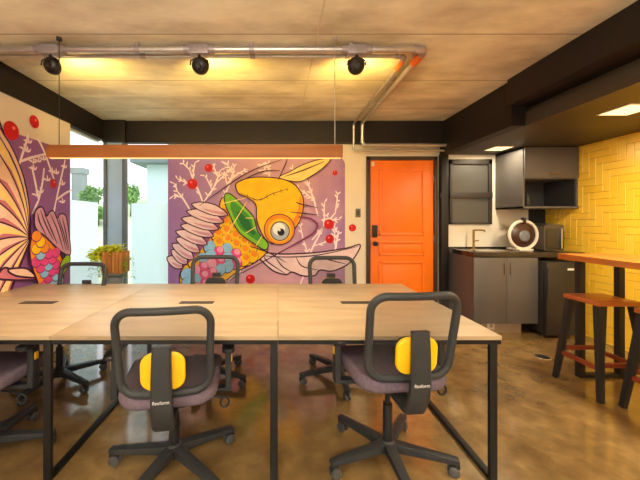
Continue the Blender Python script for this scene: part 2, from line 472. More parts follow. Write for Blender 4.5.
# beams, soffit, post, column
struct('trim_1', MB().box((XL, 4.34, 2.405), (2.25, YB, ZC)).box((XL, 4.335, 2.405), (MX0, 4.345, 2.425)), M['dark_steel']).name = 'beam_back'
struct('beam_left', MB().box((XL, YR, 2.45), (XL + 0.02, LY, ZC)).box((XL - 0.12, LY, 2.43), (XL + 0.02, 4.36, ZC)), M['dark_steel'])
struct('beam_right', MB().box((2.243, 3.07, ZS), (2.375, YB, ZC)), M['dark_steel'])
struct('beam_cladding', MB().box((2.20, YR, 2.45), (2.60, 3.07, ZC), 0.004), M['box_beam'])
struct('kitchen_soffit', MB().box((2.375, YR, ZS), (XR, YB, 2.385)).box((2.45, YR, 2.385), (XR, YB, ZC - 0.001)), M['soffit'])
struct('post', MB().box((2.227, 4.36, FL), (2.325, YB, ZS), 0.004).box((2.205, 4.35, 1.66), (2.227, 4.37, 1.72)), M['dark_steel'])
c = MB()
cx0, cx1, cy0 = -2.352, -2.054, 4.30
c.box((cx0, cy0, FL), (cx0 + 0.045, cy0 + 0.08, 2.405), 0.004, mi=1); c.box((cx1 - 0.045, cy0, FL), (cx1, cy0 + 0.08, 2.405), 0.004, mi=1)
c.box((cx0 + 0.045, cy0 + 0.02, FL), (cx1 - 0.045, cy0 + 0.06, 2.405))
struct('column', c, [M['column'], M['column_edge']])
# short hanging of dark steel where the two beams meet the column
struct('trim_2', MB().box((XL + 0.01, 4.29, 2.40), (cx1, 4.335, ZC), 0.004), M['dark_steel'])

# windows beside the column
FZ = 1.59
w1 = struct_root('window_1', (XL - 0.06, 4.0, 0))
MB().box((-0.004, LY - 4.0, FL), (0.004, 0.30, 2.43)).build('glass_pane', M['glass'], w1)
MB().box((0.006, LY - 4.0 + 0.002, FL), (0.008, 0.30, FZ)).build('frosted_film', M['frost'], w1)
MB().box((-0.02, LY - 4.0, 2.40), (0.03, 0.30, 2.425)).box((-0.02, LY - 4.0, FL), (0.03, 0.30, 0.0)).build('window_frame', M['pale_frame'], w1)
w2 = struct_root('window_2', (-1.8, YB + 0.05, 0))
MB().box((cx1 + 1.8, -0.004, FL), (MX0 + 1.8, 0.004, 2.40)).build('glass_pane', M['glass'], w2)
MB().box((cx1 + 1.8, -0.008, FL), (MX0 + 1.8, -0.006, FZ)).build('frosted_film', M['frost'], w2)
MB().box((cx1 + 1.8, -0.03, 2.385), (MX0 + 1.8, 0.02, 2.405)).box((cx1 + 1.8, -0.03, FL), (MX0 + 1.8, 0.02, 0.0)).build('window_frame', M['pale_frame'], w2)

# orange door
d = struct_root('door_1', ((DX0 + DX1) / 2, YB, 0))
hw = (DX1 - DX0) / 2
fr = MB()
fr.box((-hw, -0.025, FL), (-hw + 0.055, 0.1, DZ), 0.003); fr.box((hw - 0.045, -0.025, FL), (hw, 0.1, DZ), 0.003); fr.box((-hw, -0.025, DZ - 0.05), (hw, 0.1, DZ), 0.003)
fr.build('door_frame', M['door_frame'], d)
dx0, dx1 = -hw + 0.058, hw - 0.048
sl = MB(); sl.box((dx0, 0.0, FL + 0.01), (dx1, 0.04, DZ - 0.053), 0.002)
for z0, z1 in ((1.14, 2.06), (0.86, 1.06), (0.14, 0.78)):
    a, b_ = dx0 + 0.12, dx1 - 0.13
    for lo, hi in (((a, z0), (b_, z0 + 0.028)), ((a, z1 - 0.028), (b_, z1)), ((a, z0), (a + 0.028, z1)), ((b_ - 0.028, z0), (b_, z1))):
        sl.box((lo[0], -0.014, lo[1]), (hi[0], 0.002, hi[1]), 0.008)
    sl.box((a + 0.05, -0.005, z0 + 0.05), (b_ - 0.05, 0.002, z1 - 0.05), 0.004)
sl.build('door_leaf', M['orange_door'], d)
lk = MB().box((dx0 + 0.025, -0.03, 1.115), (dx0 + 0.095, 0.0, 1.285), 0.01).build('electronic_lock', M['black_plastic'], d)
MB().lathe([(0, 0.0), (0.026, 0.0), (0.03, 0.012), (0.012, 0.018), (0.012, 0.04), (0.03, 0.05), (0.032, 0.065), (0.022, 0.075), (0, 0.078)], 20, (0, -1, 0), (dx0 + 0.06, 0.0, 1.03)).build('door_knob', M['black_plastic'], d)
for z in (0.25, 1.10, 1.93):
    MB().cyl((dx1 + 0.004, -0.006, z - 0.045), (dx1 + 0.004, -0.006, z + 0.045), 0.008, 10).build('hinge', M['junction'], d)
MB().box((dx0 + 0.02, -0.004, 2.10), (dx0 + 0.055, 0.001, 2.16), 0.001).build('door_tag', M['white_plastic'], d)

# kitchen wall window with grey film
w3 = struct_root('window_3', (2.65, YB, 1.745))
f = MB()
a, b_, z0, z1 = -0.29, 0.29, -0.445, 0.445
f.box((a, -0.05, z0), (a + 0.035, 0, z1), 0.003); f.box((b_ - 0.045, -0.05, z0), (b_, 0, z1), 0.003)
f.box((a, -0.05, z1 - 0.07), (b_, 0, z1), 0.003); f.box((a, -0.05, z0), (b_, 0, z0 + 0.025), 0.003); f.box((a, -0.06, -0.09), (b_, 0, -0.01), 0.003)
f.build('window_frame', M['window_frame'], w3)
MB().box((a + 0.03, -0.02, -0.02), (b_ - 0.04, -0.014, z1 - 0.06)).build('filmed_pane', M['grey_film'], w3)
MB().box((a + 0.03, -0.035, z0 + 0.02), (b_ - 0.04, -0.029, -0.08)).build('filmed_pane', M['grey_film'], w3)
struct('trim_3', MB().box((3.475, YB - 0.015, 0.96), (3.698, YB, 1.50)), M['black_plastic'])

# ------------------------------------------------------------------ murals
P = {k: paint('mural_' + k, c_) for k, c_ in dict(
    lilac=rgb(168, 134, 182), twig=rgb(248, 226, 234), berry=rgb(196, 14, 22), berry_light=rgb(250, 130, 110), outline=rgb(62, 18, 50),
    yellow=rgb(250, 192, 8), orange=rgb(240, 140, 18), green=rgb(122, 186, 34), dark_green=rgb(24, 104, 40), mid_green=rgb(60, 140, 40),
    pale_pink=rgb(232, 204, 212), rose=rgb(206, 150, 172), cream=rgb(250, 214, 130), hot_pink=rgb(226, 70, 140), pale_blue=rgb(140, 196, 240), pink=rgb(244, 160, 196), violet=rgb(150, 84, 140),
    grey_eye=rgb(176, 186, 200), white=rgb(246, 244, 246), black=rgb(26, 20, 28), peach=rgb(242, 202, 178), salmon=rgb(200, 116, 130), plum=rgb(128, 52, 96),
    lime=rgb(150, 190, 30)).items()}
def mural_ground(name, stops, axis, lo, hi):
    m, nt, p, out = base_mat(name)
    N, L = nt.nodes, nt.links
    tc = N.new('ShaderNodeTexCoord'); sep = N.new('ShaderNodeSeparateXYZ'); L.new(tc.outputs['Object'], sep.inputs[0])
    mr = N.new('ShaderNodeMapRange'); mr.inputs['From Min'].default_value = lo; mr.inputs['From Max'].default_value = hi
    L.new(sep.outputs[axis], mr.inputs['Value'])
    nz = N.new('ShaderNodeTexNoise'); nz.inputs['Scale'].default_value = 2.2; nz.inputs['Detail'].default_value = 3
    L.new(tc.outputs['Object'], nz.inputs['Vector'])
    ad = N.new('ShaderNodeMath'); ad.operation = 'MULTIPLY_ADD'; ad.inputs[1].default_value = 0.5
    L.new(nz.outputs['Fac'], ad.inputs[0]); L.new(mr.outputs['Result'], ad.inputs[2])
    sb = N.new('ShaderNodeMath'); sb.operation = 'SUBTRACT'; sb.inputs[1].default_value = 0.25; L.new(ad.outputs[0], sb.inputs[0])
    cr = N.new('ShaderNodeValToRGB'); e = cr.color_ramp.elements
    e[0].position, e[0].color = stops[0]; e[1].position, e[1].color = stops[-1]
    for s in stops[1:-1]: k = e.new(s[0]); k.color = s[1]
    L.new(sb.outputs[0], cr.inputs['Fac']); L.new(cr.outputs['Color'], p.inputs['Base Color'])
    p.inputs['Roughness'].default_value = 0.55; p.inputs['Specular IOR Level'].default_value = 0.3
    return m

class Wall2D:
    """paint laid on a wall, one thin coat over another"""
    def __init__(self, to3, scale):
        self.to3, self.s, self.n = to3, scale, 0
    def lift(self): self.n += 1
    def at(self, p): return self.to3(p[0], p[1], 0.0012 + 0.0007 * self.n)
    def fill(self, mb, pts, mi=0): mb.poly([self.at(p) for p in pts], mi)
    def disc(self, mb, c_, r, ry=None, n=28, rot=0.0, mi=0):
        ry = ry or r; cs, sn = math.cos(rot), math.sin(rot)
        self.fill(mb, [(c_[0] + r * math.cos(a) * cs - ry * math.sin(a) * sn, c_[1] + r * math.cos(a) * sn + ry * math.sin(a) * cs) for a in [2 * PI * j / n for j in range(n)]], mi)
    def stroke(self, mb, pts, wd, taper=0.35, closed=False, mi=0):
        P_ = [Vector((p[0], p[1])) for p in pts]; k = len(P_)
        if k < 2: return
        L_, R_ = [], []
        for i, p in enumerate(P_):
            t = (P_[(i + 1) % k] - P_[i - 1]) if closed else (P_[min(i + 1, k - 1)] - P_[max(i - 1, 0)])
            if t.length < 1e-9: t = Vector((1, 0))
            t.normalize(); nrm = Vector((-t.y, t.x))
            q = 1.0 if closed else taper + (1 - taper) * math.sin(PI * i / (k - 1))
            L_.append(p + nrm * wd * q / 2); R_.append(p - nrm * wd * q / 2)
        vl = [mb.bm.verts.new(self.at(p)) for p in L_]; vr = [mb.bm.verts.new(self.at(p)) for p in R_]
        for i in range(k if closed else k - 1):
            j = (i + 1) % k
            fc = mb.bm.faces.new((vl[i], vl[j], vr[j], vr[i])); fc.material_index = mi
def twig(W, mb, rnd, p, ang, length, wd, depth):
    pts = [Vector(p)]; a = ang
    k = 5
    for i in range(k):
        a += rnd.uniform(-0.14, 0.14); q = pts[-1] + Vector((math.cos(a), math.sin(a))) * length / k
        if q.x < MX0 + 0.07 or q.x > 0.86 or q.y > 2.16: break
        pts.append(q)
    k = len(pts) - 1
    if k < 2: return
    W.stroke(mb, catmull(pts, False, 3), wd, 0.6); W.n += 0.06
    for i in range(1, k + 1):
        for sgn in (-1, 1):
            if rnd.random() < 0.55:
                l = rnd.uniform(0.045, 0.075); b_ = a + sgn * rnd.uniform(0.5, 1.0)
                q = pts[i]; e = q + Vector((math.cos(b_), math.sin(b_))) * l
                W.stroke(mb, [q, q * .75 + e * .25, (q + e) / 2, q * .2 + e * .8, e], 0.021, 0.25); W.n += 0.06
    if depth > 0:
        for i, sgn in ((2, 1), (3, -1), (4, 1)):
            if i <= k and rnd.random() < 0.85:
                twig(W, mb, rnd, pts[i], a + sgn * rnd.uniform(0.45, 0.85), length * rnd.uniform(0.4, 0.6), wd * 0.75, depth - 1)

# --- back wall mural
mur = thing('wall_mural', 'large painted fish with yellow head and goggle eye on the lilac back wall', 'mural', (0, YB, 0))
W = Wall2D(lambda x, z, o: (x, -o, z), 1)
def pts(*l): return [bw(*p) for p in l]
x0, zt = bw(168, 157); x1, _ = bw(345, 0)
g = MB()
gp = [(x0, 0.3), (x1, 0.3)]
for j in range(9):
    a = R(90 * j / 8); gp.append((x1 - 0.11 + 0.11 * math.cos(a), zt - 0.11 + 0.11 * math.sin(a)))
gp.append((x0, zt))
W.fill(g, gp)
g.build('painted_ground', mural_ground('lilac_mural_ground', [(0.0, rgb(146, 108, 172)), (0.28, rgb(172, 134, 186)), (0.55, rgb(206, 158, 174)), (0.72, rgb(206, 160, 182)), (1.0, rgb(158, 116, 172))], 'X', x0, x1), mur)
W.lift()
rnd = random.Random(5)
for px, py, ang, ln in ((190, 210, 118, .52), (203, 203, 112, .62), (204, 202, 62, .5), (172, 262, 95, .5), (300, 285, 72, .95), (312, 240, 55, .62), (180, 208, 130, .35), (318, 216, 100, .55), (222, 200, 70, .5), (228, 282, 60, .25), (332, 262, 80, .5), (270, 182, 100, .25)):
    n0 = W.n; tw = MB(); twig(W, tw, rnd, bw(px, py), R(ang), ln, 0.027, 1); tw.build('painted_twig', P['twig'], mur); W.n = n0
W.n += 5
for px, py, r in ((208.7, 168, .056), (192.5, 184, .072), (329, 224.3, .07), (329.7, 239, .06), (352.4, 227.8, .05), (250.4, 279, .065), (335, 173, .035)):
    be = MB(); W.disc(be, bw(px, py), r, mi=0); W.lift()
    q = bw(px, py); W.disc(be, (q[0] - r * .25, q[1] + r * .35), r * .22, mi=1)
    W.n -= 1
    be.build('painted_berry', [P['berry'], P['berry_light']], mur)
W.lift(); W.lift()
def shape(part, outline_pts, m, wd=0.02, smooth=True, lines=(), lw_=0.017):
    o = pts(*outline_pts)
    o = catmull(o, True, 5) if smooth else [Vector(q) for q in o]
    mb = MB(); W.fill(mb, o, 0); W.lift(); W.stroke(mb, o, wd, closed=True, mi=1)
    for l in lines: W.n += .08; W.stroke(mb, catmull(pts(*l), False, 5), lw_, 0.3, mi=1)
    W.lift()
    mb.build(part, [m, P['outline']], mur)
    return o
# lower right wing, body, scales
shape('painted_wing', [(254.8, 252), (282, 254), (317.5, 252.3), (346.6, 248), (360, 244.8), (355, 256.4), (346.6, 265), (332, 271), (320, 270), (314.5, 275.4), (303, 275.8), (292, 272), (286, 274.5), (273.7, 271), (262, 261)],
      P['pale_pink'], lines=[[(256, 255), (285, 257), (318, 255), (358, 246.5)], [(275, 256), (282, 266), (292, 272)], [(296, 257), (302, 266), (318, 270)], [(264, 256), (268, 262), (286, 274)], [(322, 256), (330, 260), (346, 264)]])
body = pts((222, 198), (232, 205), (244, 226), (258, 244), (268, 250), (256, 262), (240, 270), (222, 283), (205, 292), (184, 292), (180, 282), (181, 271), (192, 257), (206, 243), (216, 222))
bo = catmull(body, True, 4)
mb = MB(); W.fill(mb, bo, 0); W.lift(); W.stroke(mb, bo, 0.016, closed=True, mi=1)
mb.build('painted_body', [P['yellow'], P['outline']], mur)
def inside(p, poly):
    c_ = False; j = len(poly) - 1
    for i in range(len(poly)):
        if (poly[i][1] > p[1]) != (poly[j][1] > p[1]) and p[0] < (poly[j][0] - poly[i][0]) * (p[1] - poly[i][1]) / (poly[j][1] - poly[i][1]) + poly[i][0]: c_ = not c_
        j = i
    return c_
sc_ = MB(); rnd = random.Random(3); k = 0
# rows run across the body from the tail up to the head
ax = (Vector(bw(238, 212)) - Vector(bw(190, 290))).normalized(); nx = Vector((-ax.y, ax.x)); o0 = Vector(bw(188, 292))
for i in range(14):
    for j in range(-6, 7):
        q = o0 + ax * (i * 0.098) + nx * ((j + (i % 2) * .5) * 0.145)
        if not inside(q, bo) or not all(inside(q + Vector((math.cos(t), math.sin(t))) * .062, bo) for t in (0, 1.05, 2.1, 3.14, 4.2, 5.2)): continue
        h_ = i / 13
        r_ = rnd.random()
        mi = 1 if h_ > .66 else (2 if r_ < .42 else 3 if r_ < .74 else 5 if r_ < .86 else 1) if h_ < .48 else (1 if r_ < .4 else 3 if r_ < .7 else 2)
        n0 = W.n; W.n = n0 + 1 + (14 - i) * 0.5 + 0.07 * (j % 2); rt = math.atan2(ax.y, ax.x)
        W.disc(sc_, q, 0.096, 0.082, rot=rt, mi=0, n=20); W.n += .15
        W.disc(sc_, q + ax * .008, 0.087, 0.073, rot=rt, mi=mi, n=20); W.n += .15
        if mi in (1, 2): W.disc(sc_, q + ax * .05, 0.04, 0.045, rot=rt, mi=4 if mi == 1 else 5, n=16)
        W.n = n0
sc_.build('painted_scales', [P['outline'], P['yellow'], P['hot_pink'], P['pale_blue'], P['orange'], P['pink']], mur)
W.n += 9
roots = [(183, 266), (188, 262), (194, 257), (200, 250), (207, 242), (213, 234), (218, 227), (223, 220), (227, 213)]
tips = [(168.5, 257), (173, 250), (174, 244), (178, 238), (178, 231), (183, 225), (184, 218), (189, 211), (194, 204)]
mb = MB(); W.fill(mb, catmull(pts((184, 266), (194, 258), (208, 242), (220, 225), (227, 212), (214, 205), (198, 206), (190, 214), (186, 226), (181, 238), (176, 250), (174, 258)), True, 3), 0); W.lift()
mb.build('painted_dorsal_shadow', P['violet'], mur)
for (rx, ry), (tx, ty) in zip(roots, tips):
    r_, t_ = Vector((rx, ry)), Vector((tx, ty)); d_ = t_ - r_; n_ = Vector((d_.y, -d_.x)).normalized()
    if n_.y < 0: n_ = -n_
    o = catmull(pts(*[tuple(q) for q in (r_, r_ + d_ * .35 - n_ * 4.6, r_ + d_ * .75 - n_ * 4.2, t_ - n_ * .8, t_ + d_ * .03 + n_ * 1.5, r_ + d_ * .8 + n_ * 4.4, r_ + d_ * .35 + n_ * 5.8, r_ + n_ * 3.0)]), True, 4)
    mb = MB(); W.fill(mb, o, 0); W.lift()
    W.fill(mb, catmull(pts(*[tuple(q) for q in (r_ - n_ * .5, r_ + d_ * .4 + n_ * 1.2, r_ + d_ * .7 + n_ * 2, r_ + d_ * .4 + n_ * 3.6, r_ + n_ * 2.6)]), True, 3), 2); W.lift()
    W.stroke(mb, o, .015, closed=True, mi=1); W.lift()
    mb.build('painted_dorsal_ridge', [P['pale_pink'], P['outline'], P['rose']], mur)
shape('painted_horn', [(279, 178), (290, 172), (302, 165.5), (317, 160.5), (330, 159.4), (323, 168), (310, 177), (298, 182)], P['cream'], 0.012, lines=[[(284, 177), (302, 171), (324, 162)]])
head = [(236, 185), (242, 180.6), (253.7, 177.7), (274, 178), (288.7, 181.5), (297.5, 188), (302.7, 198), (303, 208), (300, 220), (294.5, 228.7), (286, 239), (277, 243), (270, 242.7), (262.5, 234.5), (257, 220), (256, 205), (248, 198), (239, 193.7)]
shape('painted_head', head, P['yellow'], 0.016)
mb = MB()
W.fill(mb, catmull(pts((300, 196), (302.4, 206), (299, 219), (293.5, 228), (285, 238), (277, 241.6), (270, 240), (266, 234), (276, 236), (286, 230), (294, 219), (298, 208)), True, 4)); W.lift()
mb.build('painted_cheek', P['orange'], mur)
mb = MB()
W.stroke(mb, catmull(pts((240, 193), (247, 196), (256, 200), (263, 199), (270, 195), (280, 191.5), (289, 189)), False, 6), .012)
for px, py, dx, dy in ((248, 196, .4, 2), (254, 199, .2, 2.2), (261, 199.5, -.2, 2.2), (267, 197, .8, 2), (274, 194, .8, 2), (281, 191.5, .6, 2), (287, 189.6, .6, 2)):
    W.n += .05; W.stroke(mb, pts((px - dx, py - dy), (px, py), (px + dx, py + dy)), .009)
for l in ([(290, 212), (304, 213.5), (318, 215)], [(298.5, 217), (310, 218.5), (317, 225), (313, 233), (300, 241), (284, 250), (262, 262), (236, 276), (226, 283)], [(200, 206), (222, 190), (250, 172), (282, 160)], [(278, 180), (284, 168), (288, 158)],
          [(240, 182), (262, 172), (280, 171)], [(318, 208), (300, 204), (296, 202)], [(250, 246), (268, 252), (286, 262)]):
    W.n += .08; W.stroke(mb, catmull(pts(*l), False, 6), .016)
W.lift(); W.stroke(mb, catmull(pts((298.5, 217), (310, 218.5), (317, 225), (313, 233), (300, 241), (284, 250)), False, 6), .030, .6, mi=1)
W.lift(); mb.build('painted_stitches_and_whiskers', [P['outline'], P['plum']], mur)
# green goggle strap, eye
gl = [(226, 193.7), (232, 195), (242, 204), (253.7, 217), (258, 231.6), (268, 243), (265, 249.7), (253.7, 243), (239, 231.6), (229, 212.7), (225, 201)]
shape('painted_goggle', gl, P['green'], 0.016)
gc = Vector((245, 221))
mb = MB(); W.fill(mb, catmull(pts(*[tuple(gc + (Vector(p) - gc) * .70) for p in gl]), True, 4), 0); W.lift()
W.fill(mb, catmull(pts(*[tuple(gc + Vector((1, 2)) + (Vector(p) - gc) * .42) for p in gl]), True, 4), 1); W.lift()
for l in ([(224, 240), (247, 202)], [(222, 204), (247, 198)], [(246, 218), (254, 218)], [(246, 233), (256, 227)], [(256, 246), (262, 236)]):
    W.stroke(mb, pts(l[0], ((l[0][0] + l[1][0]) / 2, (l[0][1] + l[1][1]) / 2), l[1]), .012, .7, mi=2)
W.lift(); mb.build('painted_goggle_lens', [P['mid_green'], P['dark_green'], P['cream']], mur)
for nm, c_, rx, m_ in (('painted_eye_rim', (279.4, 229.3), .215, 'outline'), ('painted_eye_ring', (279.4, 229.3), .203, 'orange'), ('painted_eye_lid', (279.8, 230), .160, 'yellow'), ('painted_eyeball', (280, 231), .135, 'outline')):
    mb = MB(); W.disc(mb, bw(*c_), rx); W.lift(); mb.build(nm, P[m_], mur)
mb = MB(); W.disc(mb, bw(280, 231), .122, mi=0); W.lift(); W.disc(mb, bw(279, 229), .085, mi=1); W.lift(); W.disc(mb, bw(281, 232), .05, mi=2); W.lift(); W.disc(mb, bw(279.5, 230), .016, mi=1); W.lift()
mb.build('painted_iris', [P['grey_eye'], P['white'], P['black']], mur)

# --- left wall mural
mul = thing('wall_mural', 'painted winged fish tail with cream and pink feathers on the left wall', 'mural', (XL, 0, 0))
W = Wall2D(lambda y, z, o: (o, y, z), 1)
def pts(*l): return [lw(*p) for p in l]
g = MB(); zt = 2.137
W.fill(g, [(0.6, 0.3), (LY - 0.002, 0.3), (LY - 0.002, zt), (0.6, zt)])
g.build('painted_ground', mural_ground('violet_mural_ground', [(0.0, rgb(160, 100, 140)), (0.5, rgb(140, 86, 150)), (1.0, rgb(142, 92, 156))], 'Y', 1.0, LY), mul)
W.lift()
tw = MB()
for l in ([(18, 168), (22, 155), (25, 146), (28, 134)], [(19, 162), (30, 158), (45, 154)], [(45, 154), (41, 145), (37, 138)], [(45, 154), (50, 168), (54, 180)], [(38.5, 200), (35, 182), (31.5, 166)], [(38.5, 200), (42, 184), (44, 168)], [(55, 205), (60, 182), (65, 160)], [(56, 200), (64, 194), (71, 190)], [(32, 214), (38.5, 200)], [(52, 222), (55, 205)]):
    W.stroke(tw, catmull(pts(*l), False, 4), .026, .7); W.n += .06
for px, py in ((24, 150), (27, 152), (33, 163), (38, 162), (43, 160), (52, 173), (56, 174), (47, 181), (62, 185), (40, 193), (36, 196), (64, 168), (28, 143), (62, 203), (33, 170)):
    for a in (25, 80, 150):
        q = Vector(lw(px, py)); W.stroke(tw, [q, q + Vector((math.cos(R(a)), math.sin(R(a)))) * .03, q + Vector((math.cos(R(a + 15)), math.sin(R(a + 15)))) * .06], .022, .4); W.n += .06
tw.build('painted_twigs', P['twig'], mul)
W.lift()
for px, py, r in ((10.9, 130.6, .083), (33.8, 121.8, .062), (53, 183.7, .05)):
    be = MB(); q = lw(px, py); W.disc(be, q, r, mi=0); W.lift(); W.disc(be, (q[0] + r * .3, q[1] + r * .35), r * .2, mi=1); W.n -= 1
    be.build('painted_berry', [P['berry'], P['berry_light']], mul)
W.lift(); W.lift()
def shape(part, outline_pts, m, wd=0.014, lines=(), lw_=0.010, raw=False):
    o = [Vector(q) for q in (outline_pts if raw else pts(*outline_pts))]
    o = catmull(o, True, 5)
    mb = MB(); W.fill(mb, o, 0); W.lift(); W.stroke(mb, o, wd, closed=True, mi=1)
    for l in lines: W.n += .08; W.stroke(mb, catmull(pts(*l), False, 5), lw_, 0.3, mi=1)
    W.lift(); mb.build(part, [m, P['outline']], mul)
# the wing: a fan of feathers from the shoulder out towards the viewer
sh = Vector(lw(28, 238))
ends = [(0, 128), (0, 146), (0, 163), (0, 180), (0, 197), (0, 213), (0, 228), (0, 243), (0, 257), (0, 270), (0, 290), (0, 312)]
fe = []
for i, e in enumerate(ends):
    v = Vector(lw(*e)) - sh; fe.append(sh + v * min(1.9 - 0.03 * i, 1.02 / max(0.01, v.y), 0.75 / max(0.01, -v.y)))
up = [(9.4, 153), (18.8, 172), (24.4, 189), (27, 205), (30, 226)]
def edge(i, t0=0.0, t1=1.0, n=10):
    if i == 0: base = [sh] + [Vector(lw(*q)) for q in up[::-1]] + [fe[0]]
    else:
        v = fe[i] - sh; pr = Vector((v.y, -v.x)); pr = pr if pr.y > 0 else -pr
        base = [sh + v * t + pr * (0.55 * t * (1 - t) * (1 - i / 12)) for t in [j / 6 for j in range(7)]]
    c_ = catmull(base, False, 4); m_ = len(c_) - 1
    return [c_[min(m_, int(round((t0 + (t1 - t0) * j / n) * m_)))] for j in range(n + 1)]
for i in range(len(fe) - 1):
    ea, eb = edge(i), edge(i + 1); a, b_ = fe[i], fe[i + 1]
    tip = (a + b_) / 2 + ((a + b_) / 2 - sh).normalized() * .10
    mb = MB(); W.fill(mb, ea + [tip] + eb[::-1][:-1], 0); W.lift()
    mixp = lambda k, f: ea[k] * (1 - f) + eb[k] * f
    W.fill(mb, [mixp(k, .12) for k in range(1, 10)] + [mixp(k, .62) for k in range(8, 1, -1)], 1); W.lift()
    W.fill(mb, [mixp(k, .62) for k in range(1, 7)] + [mixp(k, .97) for k in range(8, 0, -1)], 3); W.lift()
    W.stroke(mb, eb, .030, .5, mi=2); W.n += .1; W.stroke(mb, [a, tip, b_], .02, mi=2); W.n += .1
    if i == 0: W.stroke(mb, ea, .022, .9, mi=2)
    mb.build('painted_feather', [P['peach'], P['peach'] if i % 2 else P['cream'], P['outline'], P['salmon']], mul)
W.lift()
shape('painted_lower_feather', [(0, 268), (10, 270), (22, 273), (33, 279), (22, 280), (8, 280), (-6, 278)], P['salmon'], .018)
shape('painted_lower_feather', [(4, 270), (14, 268), (24, 269), (32, 277), (20, 277), (10, 275)], P['peach'], .018)
shape('painted_back_fin', [(32, 211), (38.5, 207), (43, 216), (46, 212), (50, 211), (54, 218), (57, 214), (62.5, 216), (65.6, 231.7), (67.5, 254), (60, 253), (48, 242.5), (36, 233), (31, 224)], P['rose'], .016,
      lines=[[(37, 210), (42, 224), (50, 240)], [(41, 214), (48, 230), (54, 244)], [(47, 214), (54, 230), (60, 250)], [(52, 215), (57, 228), (63, 250)], [(59, 217), (62, 230), (66, 250)], [(34, 213), (36, 222), (43, 236)], [(55, 217), (60, 232), (65, 251)]], lw_=.018)
bo = catmull(pts((30, 232), (39.6, 235), (50, 245), (57, 254), (60, 266), (58, 290), (40, 296), (33, 280), (27, 262), (26, 246)), True, 4)
mb = MB(); W.fill(mb, bo, 0); W.lift(); W.stroke(mb, bo, .022, closed=True, mi=1); mb.build('painted_body', [P['orange'], P['outline']], mul)
sc_ = MB(); rnd = random.Random(8)
for i in range(12):
    for j in range(-1, 7):
        q = Vector((2.98 + (j + (i % 2) * .5) * .11, 0.70 + i * .062))
        if not inside(q, bo) or not all(inside(q + d_, bo) for d_ in (Vector((.045, 0)), Vector((-.045, 0)), Vector((0, .04)))): continue
        mi = (1 if rnd.random() < .6 else 4) if i > 5 else (2 if rnd.random() < .6 else 3 if rnd.random() < .7 else 4)
        n0 = W.n; W.n += i * .5 + .08 * (j % 2); W.disc(sc_, q, .066, .056, mi=0, n=18); W.n += .2; W.disc(sc_, q + Vector((0, .004)), .059, .049, mi=mi, n=18); W.n = n0
sc_.build('painted_scales', [P['plum'], P['orange'], P['hot_pink'], P['pale_blue'], P['yellow']], mul)
W.n += 8
shape('painted_green_fin', [(56, 267), (59, 259), (64, 254.5), (66.5, 259), (64, 267), (59, 275), (56, 276)], P['lime'], .014)

# ------------------------------------------------------------------ desks
GD = 'row of three joined desks'
YN, YF, ZT = 1.690, 3.08, 0.742
def make_desk(name, label, xa, xb, legs):
    xm = (xa + xb) / 2
    t = thing(name, label, 'desk', (xm, (YN + YF) / 2, 0), 0, GD)
    w2_, d2 = (xb - xa) / 2 - 0.0015, (YF - YN) / 2
    tp = MB()
    tp.box((-w2_, -d2, ZT - 0.022), (w2_, d2, ZT), 0.0015)
    tp.build('tabletop', M['table'], t)
    fr_ = MB()
    for x in (-w2_ + 0.02, w2_ - 0.02): fr_.box((x - 0.02, -d2 + 0.015, ZT - 0.047), (x + 0.02, d2 - 0.015, ZT - 0.022))
    for y in (-d2 + 0.028, d2 - 0.028): fr_.box((-w2_, y - 0.02, ZT - 0.047), (w2_, y + 0.02, ZT - 0.022))
    fr_.build('under_frame', M['black_metal'], t)
    MB().box((-0.125, -0.045, ZT - 0.001), (0.125, 0.025, ZT + 0.003), 0.0015).box((-0.115, -0.035, ZT + 0.002), (0.115, 0.015, ZT + 0.004)).build('cable_grommet', M['grommet'], t)
    for lx in legs:
        x = lx - xm
        for y in (-d2 + 0.02, d2 - 0.02):
            MB().box((x - 0.02, y - 0.011, FL), (x + 0.02, y + 0.011, ZT - 0.047), 0.002).build('leg', M['black_metal'], t)
        MB().box((x - 0.018, -d2 + 0.031, FL), (x + 0.018, d2 - 0.031, FL + 0.024), 0.002).build('floor_rail', M['black_metal'], t)
    return t
make_desk('desk', 'pale wood desk at the right end of the row, nearest the orange door', 0.0, 1.185, (1.146, ))
make_desk('desk', 'pale wood desk in the middle of the row of three', -1.205, 0.0, (-0.022, ))
make_desk('desk', 'pale wood desk at the left end, touching the painted left wall', -2.345, -1.205, (-2.32, -1.228))

